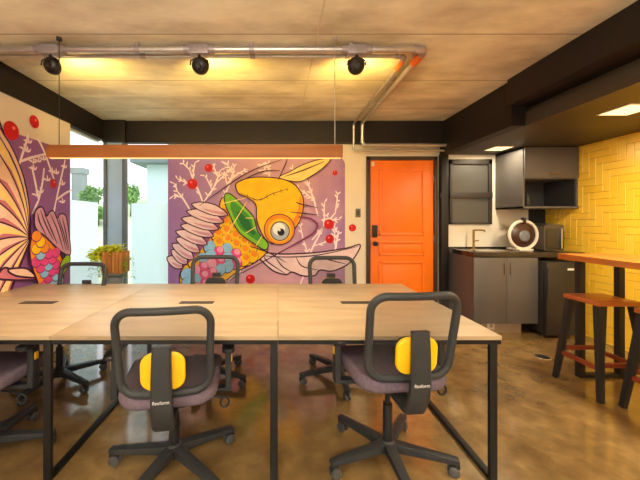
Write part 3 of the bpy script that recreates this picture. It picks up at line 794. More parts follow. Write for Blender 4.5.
# ------------------------------------------------------------------ office chairs
def make_chair(label):
    t = thing('office_chair', label, 'chair', (0, 0, 0), 0, 'mesh back swivel chairs around the desks')
    b = MB()
    b.lathe([(0, 0.055), (0.03, 0.055), (0.042, 0.07), (0.042, 0.115), (0.03, 0.128), (0, 0.128)], 24)
    for k in range(5):
        a = 2 * PI * k / 5; d_ = Vector((math.cos(a), math.sin(a), 0))
        b.bar(d_ * 0.02 + Vector((0, 0, 0.098)), d_ * 0.350 + Vector((0, 0, 0.078)), 0.058, 0.045, 0.040, 0.026, bevel=0.006)
    b.build('star_base', M['grey_plastic'], t)
    for k in range(5):
        a = 2 * PI * k / 5; d_ = Vector((math.cos(a), math.sin(a), 0)); s_ = Vector((-d_.y, d_.x, 0))
        p = d_ * 0.334
        cs = MB().cyl(p + Vector((0, 0, 0.05)), p + Vector((0, 0, 0.072)), 0.009, 10)
        cs.bar(p + Vector((0, 0, 0.052)) - d_ * 0.028, p + Vector((0, 0, 0.052)) + d_ * 0.02, 0.016, 0.026, bevel=0.003)
        co = cs.build('caster', M['black_plastic'], t)
        wh = MB()
        q = p - d_ * 0.01 + Vector((0, 0, 0.028))
        for sg in (-1, 1):
            wh.lathe([(0, 0), (0.02, 0.0), (0.0278, 0.003), (0.0278, 0.013), (0.02, 0.017), (0.008, 0.0175), (0, 0.0165)], 20, s_ * sg, q + s_ * (sg * 0.008))
        wh.build('wheel', M['wheel'], co)
    MB().cyl((0, 0, 0.12), (0, 0, 0.30), 0.025, 18).cyl((0, 0, 0.29), (0, 0, 0.425), 0.014, 16).build('gas_lift', M['black_plastic'], t)
    MB().box((-0.08, -0.14, 0.415), (0.08, 0.12, 0.462), 0.012).build('tilt_mechanism', M['black_plastic'], t)
    # seat: rounded cushion, front edge rolled down
    st = MB()
    o = [(x * (1.0 + 0.06 * (y / 0.24)), y) for x, y in rrect(-0.245, -0.235, 0.245, 0.245, 0.10, 8)]
    st.prism(o, 0.460, 0.535, 0.030)
    for v in st.bm.verts:
        v.co.z += -0.9 * max(0, v.co.y - 0.15) ** 2 * 3 + 0.25 * v.co.x ** 2
    st.build('seat', M['fabric'], t)
    # back frame: rounded rectangular ring leaning backwards, sides curving forward
    def back(x, h):                   # h 0..1 along the height
        zz = 0.588 + h * 0.405
        yy = -0.215 - 0.080 * h - 0.03 * (1 - (x / 0.225) ** 2)
        return Vector((x * (0.965 + 0.05 * h), yy, zz))
    ring = [back(x, (z - 0) / 0.405) for x, z in rrect(-0.207, 0.0, 0.207, 0.405, 0.075, 8)]
    dense = []
    for i, p in enumerate(ring):
        q = ring[(i + 1) % len(ring)]; m_ = max(1, int((q - p).length / 0.03))
        a = rrect(-0.207, 0.0, 0.207, 0.405, 0.075, 8); a0, a1 = a[i], a[(i + 1) % len(a)]
        for j in range(m_):
            f_ = j / m_; dense.append(back(a0[0] + (a1[0] - a0[0]) * f_, (a0[1] + (a1[1] - a0[1]) * f_) / 0.405))
    MB().tube(dense, 0.0185, 14, closed=True).build('back_frame', M['charcoal'], t)
    ms = MB(); nx_, nz_ = 16, 12; grid = {}
    ol = rrect(-0.207, 0.0, 0.207, 0.405, 0.075, 8)
    for i in range(nx_ + 1):
        for j in range(nz_ + 1):
            x = -0.207 + 0.424 * i / nx_; h_ = j / nz_
            z_ = h_ * 0.405
            # pull the corners in to the rounded ring
            dz = min(z_, 0.405 - z_)
            if dz < 0.075:
                lim = 0.207 - 0.075 + math.sqrt(max(0, 0.075 ** 2 - (0.075 - dz) ** 2)); x = x / 0.207 * lim
            grid[i, j] = ms.bm.verts.new(back(x, h_))
    for i in range(nx_):
        for j in range(nz_):
            fc = ms.bm.faces.new((grid[i, j], grid[i + 1, j], grid[i + 1, j + 1], grid[i, j + 1])); fc.smooth = True
    ms.build('mesh_back', M['mesh'], t)
    # spine bracket, J-shaped in profile
    prof = [(-0.335, 0.830, .080), (-0.341, 0.760, .083), (-0.341, 0.68, .087), (-0.337, 0.60, .091), (-0.325, 0.53, .096), (-0.297, 0.475, .100), (-0.280, 0.445, .096), (-0.240, 0.436, .085), (-0.100, 0.438, .08)]
    sp = MB(); rows = []
    cp = catmull([(a, b2, c2) for a, b2, c2 in prof], False, 4)
    for i, q in enumerate(cp):
        t_ = (cp[min(i + 1, len(cp) - 1)] - cp[max(i - 1, 0)]); tv = Vector((0, t_.x, t_.y)).normalized(); nv = Vector((0, -tv.z, tv.y))
        c0 = Vector((0, q.x, q.y)); hw_ = q.z / 2; th = 0.016
        rows.append([sp.bm.verts.new(c0 + Vector((sx * hw_ * k_, 0, 0)) + nv * (sz * th)) for sx, sz, k_ in ((-1, -.55, 1), (-1, .55, 1), (-.8, 1, 1), (.8, 1, 1), (1, .55, 1), (1, -.55, 1), (.8, -1, 1), (-.8, -1, 1))])
    for A, B in zip(rows, rows[1:]):
        for j in range(8): sp.bm.faces.new((A[j], A[(j + 1) % 8], B[(j + 1) % 8], B[j]))
    sp.bm.faces.new(rows[0][::-1]); sp.bm.faces.new(rows[-1])
    bmesh.ops.recalc_face_normals(sp.bm, faces=sp.bm.faces)
    so = sp.build('spine', M['grey_plastic'], t)
    cu = bpy.data.curves.new('lettering', 'FONT'); cu.body = 'flexform'; cu.size = 0.021; cu.align_x = 'CENTER'; cu.extrude = 0.0004
    tmp = bpy.data.objects.new('lettering', cu); COL.objects.link(tmp)
    dg = bpy.context.evaluated_depsgraph_get()
    me = bpy.data.meshes.new_from_object(tmp.evaluated_get(dg)); bpy.data.objects.remove(tmp)
    me.materials.clear(); me.materials.append(M['letter'])
    lo = bpy.data.objects.new('lettering', me); COL.objects.link(lo); lo.parent = so
    lo.location = (0, -0.3538, 0.588); lo.rotation_euler = (R(90), 0, 0)
    pad = MB(); pad.prism(rrect(-0.097, -0.086, 0.097, 0.086, 0.055, 8), 0, 0.026, 0.009)
    for v in pad.bm.verts: v.co = Vector((v.co.x, -0.289 - v.co.z - 0.10 * v.co.y, 0.695 + v.co.y))
    bmesh.ops.recalc_face_normals(pad.bm, faces=pad.bm.faces)
    pad.build('lumbar_pad', M['yellow_pad'], t)
    for sg in (-1, 1):
        ar = MB()
        ar.bar((sg * 0.07, -0.02, 0.445), (sg * 0.275, -0.02, 0.452), 0.05, 0.02, bevel=0.004)
        ar.box((sg * 0.290 - 0.016, -0.045, 0.442), (sg * 0.290 + 0.016, 0.01, 0.675), 0.006)
        ao = ar.build('armrest', M['grey_plastic'], t)
        pd = MB(); pd.prism(rrect(-0.034, -0.12, 0.034, 0.12, 0.03, 6), 0.672, 0.697, 0.008)
        for v in pd.bm.verts: v.co.x += sg * 0.290; v.co.y += 0.0
        pd.build('arm_pad', M['black_plastic'], ao)
        MB().box((sg * 0.307 - 0.004, -0.032, 0.595), (sg * 0.307 + 0.004, -0.004, 0.635), 0.003).build('height_button', M['yellow_pad'], ao)
    lv = MB().tube([(0.06, -0.05, 0.43), (0.2, -0.06, 0.42), (0.27, -0.07, 0.408)], 0.005, 8)
    lp = [Vector((0.27 + 0.0 + 0.022 * math.cos(a), -0.07, 0.385 + 0.026 * math.sin(a))) for a in [2 * PI * j / 16 for j in range(16)]]
    lv.tube(lp, 0.006, 8, closed=True)
    lv.build('height_lever', M['black_plastic'], t)
    MB().prism(rrect(-0.0972, -0.0862, 0.0972, 0.0862, 0.055, 8), 0, 0.005).build('pad_backing', M['black_plastic'], [c for c in t.children if c.name.startswith('lumbar_pad')][0])
    pb = [c for c in t.children if c.name.startswith('lumbar_pad')][0].children[0]
    for v in pb.data.vertices: v.co = Vector((v.co.x, -0.2885 + v.co.z - 0.10 * v.co.y, 0.695 + v.co.y))
    for c in t.children:
        c.location.z = {'back_frame': -.053, 'mesh_back': -.053, 'spine': -.042, 'lumbar_pad': -.028, 'armrest': -.025, 'seat': -.015, 'tilt_mechanism': -.015, 'height_lever': -.01}.get(c.name.split('.')[0], 0)
    return t
def spin_base(t, ang):
    for ch in t.children:
        if ch.name.split('.')[0] in ('star_base', 'caster'): ch.rotation_euler.z = ang - t.rotation_euler.z
spots = [
    ('grey mesh-back chair at the near side of the middle desk, back to us', (-0.590, 1.815), 0.16, R(34), -0.014),
    ('grey mesh-back chair at the near side of the right desk, back to us', (0.632, 1.845), 0.09, R(-17), 0.060),
    ('swivel chair cut off by the left picture edge, near side of left desk', (-1.735, 1.89), 0.0, R(14), 0.0),
    ('dark-framed chair on the far side, behind the left desk, before the plant', (-1.87, 2.74), PI - 0.06, R(-27), 0.0),
    ('dark-framed chair on the far side of the middle desk, before the dorsal fin', (-0.61, 2.82), PI, R(-24), 0.055),
    ('dark-framed chair on the far side of the right desk, left of the orange door', (0.535, 2.82), PI + 0.03, R(-18), 0.048),
]
proto = make_chair(spots[0][0])
for i, (lab, (x, y), rz, ba, dz) in enumerate(spots):
    o = proto if i == 0 else copy_tree(proto)
    o['label'] = lab; o.location = (x, y, FL); o.rotation_euler.z = rz; o.scale = (1.05, 1.05, 1.05)
    spin_base(o, ba)
    for ch in o.children:
        if ch.name.split('.')[0] not in ('star_base', 'caster', 'gas_lift'): ch.location.z += dz
        elif dz and ch.name.split('.')[0] == 'gas_lift': ch.scale.z = 1 + dz / 0.42; ch.location.z = 0.12 * (1 - ch.scale.z)

# ------------------------------------------------------------------ bar table and stools
bt = thing('bar_table', 'tall bar table with thick reddish wood top along the yellow tiled wall', 'table', (2.83, 1.6, 0))
MB().box((-0.27, -1.33, 1.0), (0.27, 1.33, 1.05), 0.006).build('tabletop', M['bar_wood'], bt)
for y in (-1.25, 1.25):
    for x in (-0.14, 0.21):
        MB().box((x - 0.025, y - 0.025, FL), (x + 0.025, y + 0.025, 1.0), 0.002).build('leg', M['steel_leg'], bt)
    MB().box((-0.115, y - 0.025, FL), (0.185, y + 0.025, FL + 0.03), 0.002).build('floor_rail', M['steel_leg'], bt)
def make_stool(label, loc):
    t = thing('bar_stool', label, 'stool', loc, 0, 'bar stools at the tall table')
    MB().box((-0.17, -0.155, 0.68), (0.17, 0.155, 0.717), 0.008).build('seat', M['stool_wood'], t)
    for sx in (-1, 1):
        for sy in (-1, 1):
            MB().bar((sx * 0.135, sy * 0.12, 0.682), (sx * 0.200, sy * 0.20, FL), 0.05, 0.05, 0.036, 0.036, up=(0, 1, 0), bevel=0.003).build('leg', M['steel_leg'], t)
    for sy in (-1, 1):
        MB().bar((-0.165, sy * 0.175, 0.235), (0.165, sy * 0.175, 0.235), 0.024, 0.035, bevel=0.003).build('foot_rail', M['rail_wood'], t)
    for sx in (-1, 1):
        MB().bar((sx * 0.172, -0.17, 0.20), (sx * 0.172, 0.17, 0.20), 0.024, 0.035, bevel=0.003).build('foot_rail', M['rail_wood'], t)
    return t
s1 = make_stool('bar stool with square wooden seat nearest the black fridge', (2.66, 2.64, 0))
s2 = copy_tree(s1); s2.location = (2.77, 2.185, 0); s2['label'] = 'bar stool at the right picture edge, nearer to us, only a splayed leg showing'

# ------------------------------------------------------------------ kitchen
CT = 0.965
kb = thing('sink_cabinet', 'warm grey two-door kitchen base cabinet below the black stone worktop', 'cabinet', (2.78, 4.15, 0))
MB().box((-0.42, -0.27, 0.10), (0.36, 0.28, 0.905)).build('carcass', M['cabinet'], kb)
for x0_, x1_ in ((-0.417, -0.022), (-0.018, 0.357)):
    dr = MB().box((x0_, -0.292, 0.105), (x1_, -0.272, 0.900), 0.002).build('cabinet_door', M['cabinet'], kb)
    hx = -0.055 if x1_ < 0 else 0.015
    MB().box((hx, -0.306, 0.70), (hx + 0.010, -0.292, 0.84), 0.003).build('door_handle', M['handle'], dr)
MB().box((-0.30, -0.2, FL), (0.22, 0.28, 0.10)).build('plinth', M['plinth'], kb)
ct = MB()
ct.box((2.36, 3.85, 0.905), (3.698, 4.438, CT), 0.004); ct.box((2.36, 4.42, CT), (3.47, 4.438, CT + 0.02), 0.002)
o = ct.build('worktop', M['granite']); tag(o, 'black stone worktop running over the cabinet and the fridge', 'worktop')
MB().box((2.50, 4.0, CT - 0.002), (2.92, 4.25, CT + 0.004), 0.004).build('sink_rim', M['chrome'], o)
fa = thing('tap', 'tall brass kitchen tap standing behind the sink', 'tap', (2.63, 4.30, CT))
MB().lathe([(0, 0), (0.026, 0), (0.026, 0.010), (0.014, 0.014), (0.014, 0.26), (0, 0.262)], 18).build('tap_body', M['brass'], fa)
MB().tube([(0, 0, 0.255), (0.06, -0.04, 0.258), (0.10, -0.07, 0.256)], 0.011, 12).cyl((0.10, -0.07, 0.258), (0.10, -0.07, 0.23), 0.010, 12).build('spout', M['brass'], fa)
MB().tube([(0, 0, 0.11), (0.03, -0.02, 0.112), (0.05, -0.03, 0.118)], 0.009, 10).build('tap_lever', M['brass'], fa)
rm = thing('countertop_machine', 'round machine with white ring and dark brown glossy centre on worktop', 'appliance', (3.125, 4.12, CT + 0.002))
rr_ = 0.197; cz = 0.197
MB().tube([Vector((rr_ * 0.90 * math.cos(a), -0.04, cz + rr_ * 0.90 * math.sin(a))) for a in [2 * PI * j / 40 for j in range(40)]], 0.0195, 14, closed=True, up=(0, 1, 0)).build('outer_ring', M['white_plastic'], rm)
MB().lathe([(0, 0.04), (0.06, 0.038), (0.11, 0.026), (0.168, 0.0), (0.168, -0.05), (0.1, -0.07), (0, -0.07)], 36, (0, -1, 0), (0, -0.03, cz)).build('round_shell', M['brown_glass'], rm)
MB().lathe([(0, 0.012), (0.05, 0.010), (0.07, 0.0), (0, 0.0)], 28, (0, -1, 0), (0, -0.068, cz - 0.01)).build('centre_reflection', M['shell_reflection'], rm)  # grey disc stands in for a reflection on the glossy shell
MB().lathe([(0, 0.03), (0.02, 0.028), (0.03, 0.012), (0.028, -0.01), (0, -0.012)], 18, (0, -0.3, 1), (0, -0.04, cz * 2 - 0.005)).box((-0.02, -0.07, cz * 2 - 0.05), (0.02, 0.0, cz * 2 - 0.01), 0.008).build('top_knob', M['black_plastic'], rm)
MB().box((-0.09, -0.1, 0.0), (0.09, 0.14, 0.025), 0.01).build('foot', M['white_plastic'], rm)
ov = thing('mini_oven', 'small dark oven with upright silver handle in the corner of worktop', 'appliance', (3.45, 4.20, CT))
ob = MB(); ob.prism([(-0.125, 0.0), (0.125, 0.0), (0.125, 0.30), (0.09, 0.325), (0, 0.335), (-0.09, 0.325), (-0.125, 0.30)], -0.2, 0.2)
for v in ob.bm.verts: v.co = Vector((v.co.x, v.co.z, v.co.y + 0.01))
bmesh.ops.recalc_face_normals(ob.bm, faces=ob.bm.faces)
ob.build('oven_body', M['oven_body'], ov)
MB().box((-0.105, -0.215, 0.03), (0.055, -0.198, 0.285), 0.004).build('oven_door', M['oven_glass'], ov)
MB().box((0.062, -0.235, 0.03), (0.084, -0.2, 0.285), 0.006).build('oven_handle', M['chrome'], ov)
MB().box((0.092, -0.21, 0.04), (0.12, -0.198, 0.28), 0.003).lathe([(0, 0), (0.012, 0), (0.01, 0.012), (0, 0.012)], 14, (0, -1, 0), (0.106, -0.21, 0.24)).lathe([(0, 0), (0.012, 0), (0.01, 0.012), (0, 0.012)], 14, (0, -1, 0), (0.106, -0.21, 0.17)).build('control_strip', M['oven_glass'], ov)
fg = thing('mini_fridge', 'black mini fridge under the worktop beside the yellow wall', 'fridge', (3.338, 4.05, 0))
MB().box((-0.19, -0.25, 0.0), (0.19, 0.33, 0.86), 0.008).build('fridge_body', M['fridge'], fg)
fd = MB().box((-0.19, -0.305, 0.0), (0.19, -0.255, 0.86), 0.012).build('fridge_door', M['fridge'], fg)
MB().box((0.05, -0.309, 0.765), (0.125, -0.304, 0.787), 0.001).build('badge', M['letter'], fd)
MB().box((-0.186, -0.318, 0.45), (-0.168, -0.303, 0.80), 0.004).build('fridge_handle', M['cabinet_dark'], fd)
for x in (-0.15, 0.15):
    MB().cyl((x, -0.2, FL), (x, -0.2, 0.015), 0.018, 12).build('foot', M['black_plastic'], fg)
uc = thing('wall_cabinet', 'grey wall cabinet with flap door above an open niche', 'cabinet', (3.355, 4.19, 1.50))
b = MB()
x0_, x1_, y0_, y1_ = -0.34, 0.338, -0.25, 0.248
b.box((x0_, y0_, 0.0), (x0_ + 0.02, y1_, 0.75)); b.box((x1_ - 0.02, y0_, 0), (x1_, y1_, 0.75)); b.box((x0_, y0_ - 0.01, 0), (x1_, y1_, 0.022)); b.box((x0_, y0_, 0.73), (x1_, y1_, 0.752)); b.box((x0_ + 0.02, y0_ + 0.01, 0.36), (x1_ - 0.02, y1_, 0.38))
b.build('carcass', M['cabinet'], uc)
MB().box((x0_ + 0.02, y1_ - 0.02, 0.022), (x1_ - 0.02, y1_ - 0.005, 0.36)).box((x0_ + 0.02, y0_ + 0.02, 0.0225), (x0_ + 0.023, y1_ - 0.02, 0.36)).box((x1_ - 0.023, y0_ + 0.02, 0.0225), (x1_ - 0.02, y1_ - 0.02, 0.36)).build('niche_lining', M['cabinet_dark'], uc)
fl = MB().box((x0_ + 0.010, y0_ - 0.018, 0.372), (x1_ - 0.003, y0_ - 0.001, 0.748), 0.002).build('flap_door', M['cabinet'], uc)
MB().box((-0.02, y0_ - 0.035, 0.415), (0.11, y0_ - 0.02, 0.427), 0.003).build('flap_handle', M['brass'], fl)
o = MB().lathe([(0, 0), (0.03, 0), (0.035, 0.02), (0.035, 0.1), (0.02, 0.13), (0.015, 0.16), (0, 0.162)], 18).build('bottle', M['black_plastic'])
o.location = (3.105, 3.985, 1.523); tag(o, 'small dark bottle standing at the left of the cabinet niche', 'bottle')
o = thing('power_outlet', 'small white outlet box on the plinth under the sink cabinet', 'outlet', (2.62, 3.945, 0.055))
MB().box((-0.045, -0.012, -0.05), (0.045, 0.0, 0.05), 0.006).build('cover_plate', M['white_plastic'], o)
MB().box((-0.02, -0.015, -0.02), (0.02, -0.011, 0.02), 0.004).build('socket', M['plinth'], o)
o = thing('floor_outlet', 'round dark floor outlet set in the floor before the fridge', 'outlet', (2.70, 3.26, FL))
MB().lathe([(0, 0.001), (0.055, 0.001), (0.066, 0.004), (0.07, 0.0)], 28).build('rim', M['chrome'], o)
MB().lathe([(0, 0.004), (0.05, 0.004), (0.054, 0.0015)], 28).build('lid', M['black_plastic'], o)
sw = thing('light_switch', 'grey light switch plate on white wall beside the orange door', 'switch', (*[bw(358, 213)[0]], YB, bw(358, 213)[1]))
MB().box((-0.035, -0.012, -0.06), (0.035, 0.0, 0.06), 0.004).build('switch_plate', M['switch'], sw)
MB().box((-0.015, -0.017, -0.03), (0.015, -0.011, 0.03), 0.003).build('rocker', M['charcoal'], sw)

# ------------------------------------------------------------------ ceiling conduits, spots, pendant
YC = 2.44; ZP = 2.655
def conduit(name, label, y, z, r, xe, y_end, zx):
    t = thing(name, label, 'conduit', (0, y, z), 0, 'metal conduits under the ceiling')
    path = [(XL + 0.022, 0, 0), (xe - 0.06, 0, 0), (xe - 0.018, 0.018, 0), (xe, 0.06, 0), (xe, y_end - y - 0.05, 0), (xe, y_end - y - 0.012, -0.015), (xe, y_end - y, -0.05), (xe, y_end - y, zx - z + 0.05),
            (xe + 0.015, y_end - y, zx - z + 0.013), (xe + 0.05, y_end - y, zx - z), (2.24, y_end - y, zx - z)]
    dense = []
    for a, b_ in zip(path, path[1:]):
        a, b_ = Vector(a), Vector(b_); m_ = max(1, int((b_ - a).length / 0.3))
        dense += [a + (b_ - a) * (j / m_) for j in range(m_)]
    dense.append(Vector(path[-1]))
    MB().tube(dense, r, 14).build('pipe', M['conduit'], t)
    MB().cyl((xe, 0.07, 0), (xe, 0.21, 0), r * 1.35, 16).build('orange_collar', M['orange_tag'], t)
    MB().tube([(xe - 0.09, 0, 0), (xe - 0.02, 0.012, 0), (xe - 0.005, 0.03, 0), (xe, 0.08, 0)], r * 1.25, 14).build('elbow', M['junction'], t)
    for x in (-1.07, -0.2, 0.55):
        MB().cyl((x - 0.02, 0, 0), (x + 0.02, 0, 0), r * 1.3, 14).box((x - 0.012, -r, 0), (x + 0.012, r, ZC - z), 0.002).build('pipe_clip', M['junction'], t)
    return t
conduit('conduit', 'thicker silver conduit crossing the ceiling, the one nearer to us', YC, ZP, 0.024, 1.125, 4.27, 2.352)
conduit('conduit', 'thinner silver conduit behind the thick one, with an orange collar', YC + 0.10, ZP, 0.015, 1.02, 4.31, 2.29)
AIM = Vector((0.08, 0.90, 0.42)).normalized()
def make_spot(label, x):
    t = thing('spotlight', label, 'spotlight', (x, YC, ZP), 0, 'spotlights hanging from the conduit')
    MB().box((-0.075, -0.035, -0.045), (0.075, 0.035, 0.03), 0.014).cyl((0.07, 0, 0), (0.115, 0, 0), 0.031, 16).cyl((-0.115, 0, 0), (-0.07, 0, 0), 0.031, 16).build('junction_box', M['junction'], t)
    MB().cyl((0, 0, -0.04), (0, 0, -0.075), 0.012, 12).tube([(-0.07, 0, -0.12), (-0.065, 0, -0.085), (-0.03, 0, -0.066), (0.03, 0, -0.066), (0.065, 0, -0.085), (0.07, 0, -0.12)], 0.006, 8).build('yoke', M['lamp_black'], t)
    hd = MB().lathe([(0, -0.03), (0.018, -0.03), (0.022, -0.018), (0.045, -0.012), (0.062, 0.006), (0.066, 0.03), (0.062, 0.03), (0.055, 0.012), (0, 0.008)], 28, AIM, (0, 0, -0.125)).build('lamp_head', M['lamp_black'], t)
    MB().lathe([(0, 0.026), (0.03, 0.022), (0.048, 0.012), (0, 0.009)], 24, AIM, (0, 0, -0.125)).build('bulb', M['bulb'], hd)
    return t
sp0 = make_spot('black spotlight with round back, in the middle of three on the conduit', -0.60)
for x, lab in ((0.60, 'black spotlight on the conduit nearest its orange-collared bend'), (-1.735, 'spotlight at the left end of the conduit above the pendant cable')):
    c_ = copy_tree(sp0); c_.location.x = x; c_['label'] = lab
pn = thing('pendant_lamp', 'long slim wooden bar pendant lamp hanging over the desks', 'lamp', (-0.608, 2.36, 1.858))
MB().box((-1.08, -0.035, -0.045), (1.08, 0.035, 0.045), 0.003).build('wooden_bar', M['pendant_wood'], pn)
MB().box((-1.07, -0.012, -0.049), (1.07, 0.012, -0.046)).build('led_strip', M['led_strip'], pn)
for x in (-1.006, 1.027):
    MB().tube([(x, 0, 0.04), (x, 0, ZC - 1.858)], 0.0032, 6).cyl((x, 0, ZC - 1.858 - 0.02), (x, 0, ZC - 1.858), 0.02, 12).build('suspension_cable', M['cable'] if x < 0 else M['conduit'], pn)

# recessed LED panels
def make_panel(label, x, y):
    t = thing('ceiling_panel_light', label, 'ceiling light', (x, y, ZS), 0, 'square LED panels in the kitchen soffit')
    MB().box((-0.135, -0.135, -0.006), (0.135, 0.135, -0.0005), 0.002).build('panel_frame', M['white_plastic'], t)
    MB().box((-0.12, -0.12, -0.009), (0.12, 0.12, -0.005), 0.001).build('diffuser', M['led_warm'], t)
    return t
pl = make_panel('lit square LED panel near the right picture edge above the bar', 2.87, 2.62)
for y, lab in ((4.06, 'lit square LED panel above the sink, before the wall cabinet'), (1.2, 'unseen LED panel added as fill light above the bar'), (-0.3, 'unseen LED panel added as fill light, middle of the room'), (-1.8, 'unseen LED panel added as fill light near the rear wall')):  # all but the sink panel are unseen, added to light the room
    c_ = copy_tree(pl); c_.location.y = y - 0.02 * (y == 4.06); c_['label'] = lab
    if y == 4.06: c_.location.x = 2.785; c_.scale = (0.86, 0.86, 1)

# ------------------------------------------------------------------ plant
pp = thing('potted_plant', 'yellow-green trailing plant in a wooden planter box on grey stand', 'plant', (-1.925, 3.80, 0))
b = MB()
for i in range(6):
    x = -0.10 + 0.20 * i / 5
    b.box((x - 0.0185, -0.10, 0.735), (x + 0.0185, -0.085, 0.985), 0.003); b.box((x - 0.0185, 0.085, 0.735), (x + 0.0185, 0.10, 0.985), 0.003)
    b.box((-0.118, x * 0.85 - 0.016, 0.735), (-0.103, x * 0.85 + 0.016, 0.985), 0.003); b.box((0.103, x * 0.85 - 0.016, 0.735), (0.118, x * 0.85 + 0.016, 0.985), 0.003)
b.box((-0.10, -0.085, 0.735), (0.10, 0.085, 0.96))
b.build('planter_box', M['planter_wood'], pp)
MB().box((-0.10, -0.08, 0.70), (0.10, 0.08, 0.735), 0.004).box((-0.07, -0.05, -0.02), (0.07, 0.05, 0.70), 0.004).box((-0.12, -0.1, FL), (0.12, 0.1, -0.015), 0.004).build('stand', M['pot_grey'], pp)
rnd = random.Random(11)
def leaves(name, m, spec_):
    mb = MB()
    for base, d_, ln in spec_:
        d_ = Vector(d_).normalized(); s_ = d_.cross(Vector((0, 0, 1)))
        if s_.length < .01: s_ = Vector((1, 0, 0))
        s_.normalize(); s_ = (s_ + Vector((rnd.uniform(-.3, .3), rnd.uniform(-.3, .3), rnd.uniform(-.3, .3)))).normalized(); nv = s_.cross(d_)
        p = Vector(base); w_ = ln * 0.22
        Q = [p, p + d_ * ln * .35 + s_ * w_, p + d_ * ln * .35 - s_ * w_, p + d_ * ln * .38 - nv * w_ * .3, p + d_ * ln - Vector((0, 0, ln * .25))]
        v = [mb.bm.verts.new(q) for q in Q]
        for f_ in ((0, 1, 3), (0, 3, 2), (1, 4, 3), (3, 4, 2)): mb.bm.faces.new([v[i] for i in f_])
    return mb.build(name, m, pp, autosmooth=False)
A = []
for i in range(620):
    t_ = rnd.random(); a = rnd.uniform(0, 2 * PI)
    x = 0.06 - 0.34 * t_ + rnd.uniform(-.03, .03); y = rnd.uniform(-.09, .08)
    top = 1.05 - 0.10 * max(0, t_ - .3); low = 0.95 - 0.08 * t_
    A.append(((x, y, rnd.uniform(low, top)), (math.cos(a) * .7 - .3, math.sin(a) * .7, rnd.uniform(-.3, .8)), rnd.uniform(.05, .095)))
leaves('foliage', M['leaf'], A)
for sx, n_ in ((-0.27, 3), (-0.21, 4), (-0.15, 4), (0.135, 4), (0.15, 3)):
    B = []
    for q in range(n_):
        x = sx + rnd.uniform(-.03, .03); y = rnd.uniform(-.12, .10); z = 0.95
        for k in range(8):
            z -= rnd.uniform(.02, .045); x += rnd.uniform(-.012, .012)
            for s_ in (-1, 1): B.append(((x, y, z), (s_ * rnd.uniform(.4, 1), rnd.uniform(-.6, .6), rnd.uniform(-.6, .2)), rnd.uniform(.03, .055)))
    leaves('trailing_stem', M['leaf_dark'], B)

# ------------------------------------------------------------------ outdoors
b = MB(); nx_, ny_ = 40, 24; gr = {}
rnd = random.Random(2)
for i in range(nx_ + 1):
    for j in range(ny_ + 1):
        x = -60 + 70 * i / nx_; y = 6.5 + 50 * j / ny_
        gr[i, j] = b.bm.verts.new((x, y, -3.2 + 6.6 * min(1, max(0, (y - 8) / 26)) + 0.5 * math.sin(x * .35) * math.sin(y * .22) + rnd.uniform(-.12, .12)))
for i in range(nx_):
    for j in range(ny_): b.bm.faces.new((gr[i, j], gr[i + 1, j], gr[i + 1, j + 1], gr[i, j + 1])).smooth = True
o = b.build('hillside', M['hill']); o['kind'] = 'structure'
struct('ground', MB().box((-60, -30, -3.6), (40, 6.5, -3.3)), M['hill'])
def tree(label, x, y, z0, h, r, seed):
    t = thing('tree', label, 'tree', (x, y, z0), 0, 'trees on the hill outside')
    rn = random.Random(seed)
    MB().tube([(0, 0, -0.3), (0.05, 0, h * .3), (0, 0, h * .7)], [.16, .11, .05], 8).build('trunk', M['bark'], t)
    mb = MB()
    for i in range(900):
        v = Vector((rn.gauss(0, 1), rn.gauss(0, 1), rn.gauss(0, 1))).normalized() * (rn.random() ** .35)
        k_ = .75 + .25 * math.sin(v.x * 5 + seed) * math.cos(v.y * 4 + v.z * 3)
        p = Vector((v.x * r * k_, v.y * r * k_, h * .62 + v.z * h * .40 * k_))
        a = Vector((rn.gauss(0, 1), rn.gauss(0, 1), rn.gauss(0, 1))).normalized(); c_ = a.cross(Vector((rn.gauss(0, 1), rn.gauss(0, 1), rn.gauss(0, 1)))).normalized(); s_ = r * .14
        mb.bm.faces.new([mb.bm.verts.new(q) for q in (p - a * s_, p + c_ * s_ * .6, p + a * s_, p - c_ * s_ * .6)])
    mb.build('crown', M['tree_leaf'], t, autosmooth=False)
tree('bushy green tree seen through the left glass, beside the pale tower', -17.2, 29.5, 1.8, 2.9, 1.2, 1)
tree('wider green tree seen through the left glass, against the column', -14.6, 29.0, 1.7, 2.9, 1.1, 2)
tree('rounded green tree seen through the back glass, right of the column', -12.6, 27.5, 1.6, 3.1, 0.9, 3)
tree('small green tree seen through the back glass, left of the pale house', -11.6, 31, 2.0, 3.6, 0.9, 4)
tree('low green bush seen through the left glass, below the trees', -14.4, 25.5, 0.9, 1.6, 1.2, 5)
tw_ = thing('tower', 'pale grey concrete tower standing on the far hillside', 'tower', (-24.8, 40, 2.5))
MB().box((-0.65, -0.6, 0), (0.65, 0.6, 5.2)).build('shaft', M['tower'], tw_)
MB().box((-0.8, -0.75, 4.6), (0.8, 0.75, 5.3)).build('tower_head', M['tower'], tw_)
hs = thing('house', 'pale blue-white neighbouring house close outside the back glass', 'house', (-2.2, 8.2, -3.4))
MB().box((-0.75, -1.0, 0), (3.0, 3.0, 6.0)).build('house_wall', M['pale_house'], hs)
MB().prism([(-1.0, -1.3), (3.2, -1.3), (3.2, 3.2), (-1.0, 3.2)], 6.0, 6.15).build('roof', M['roof'], hs)

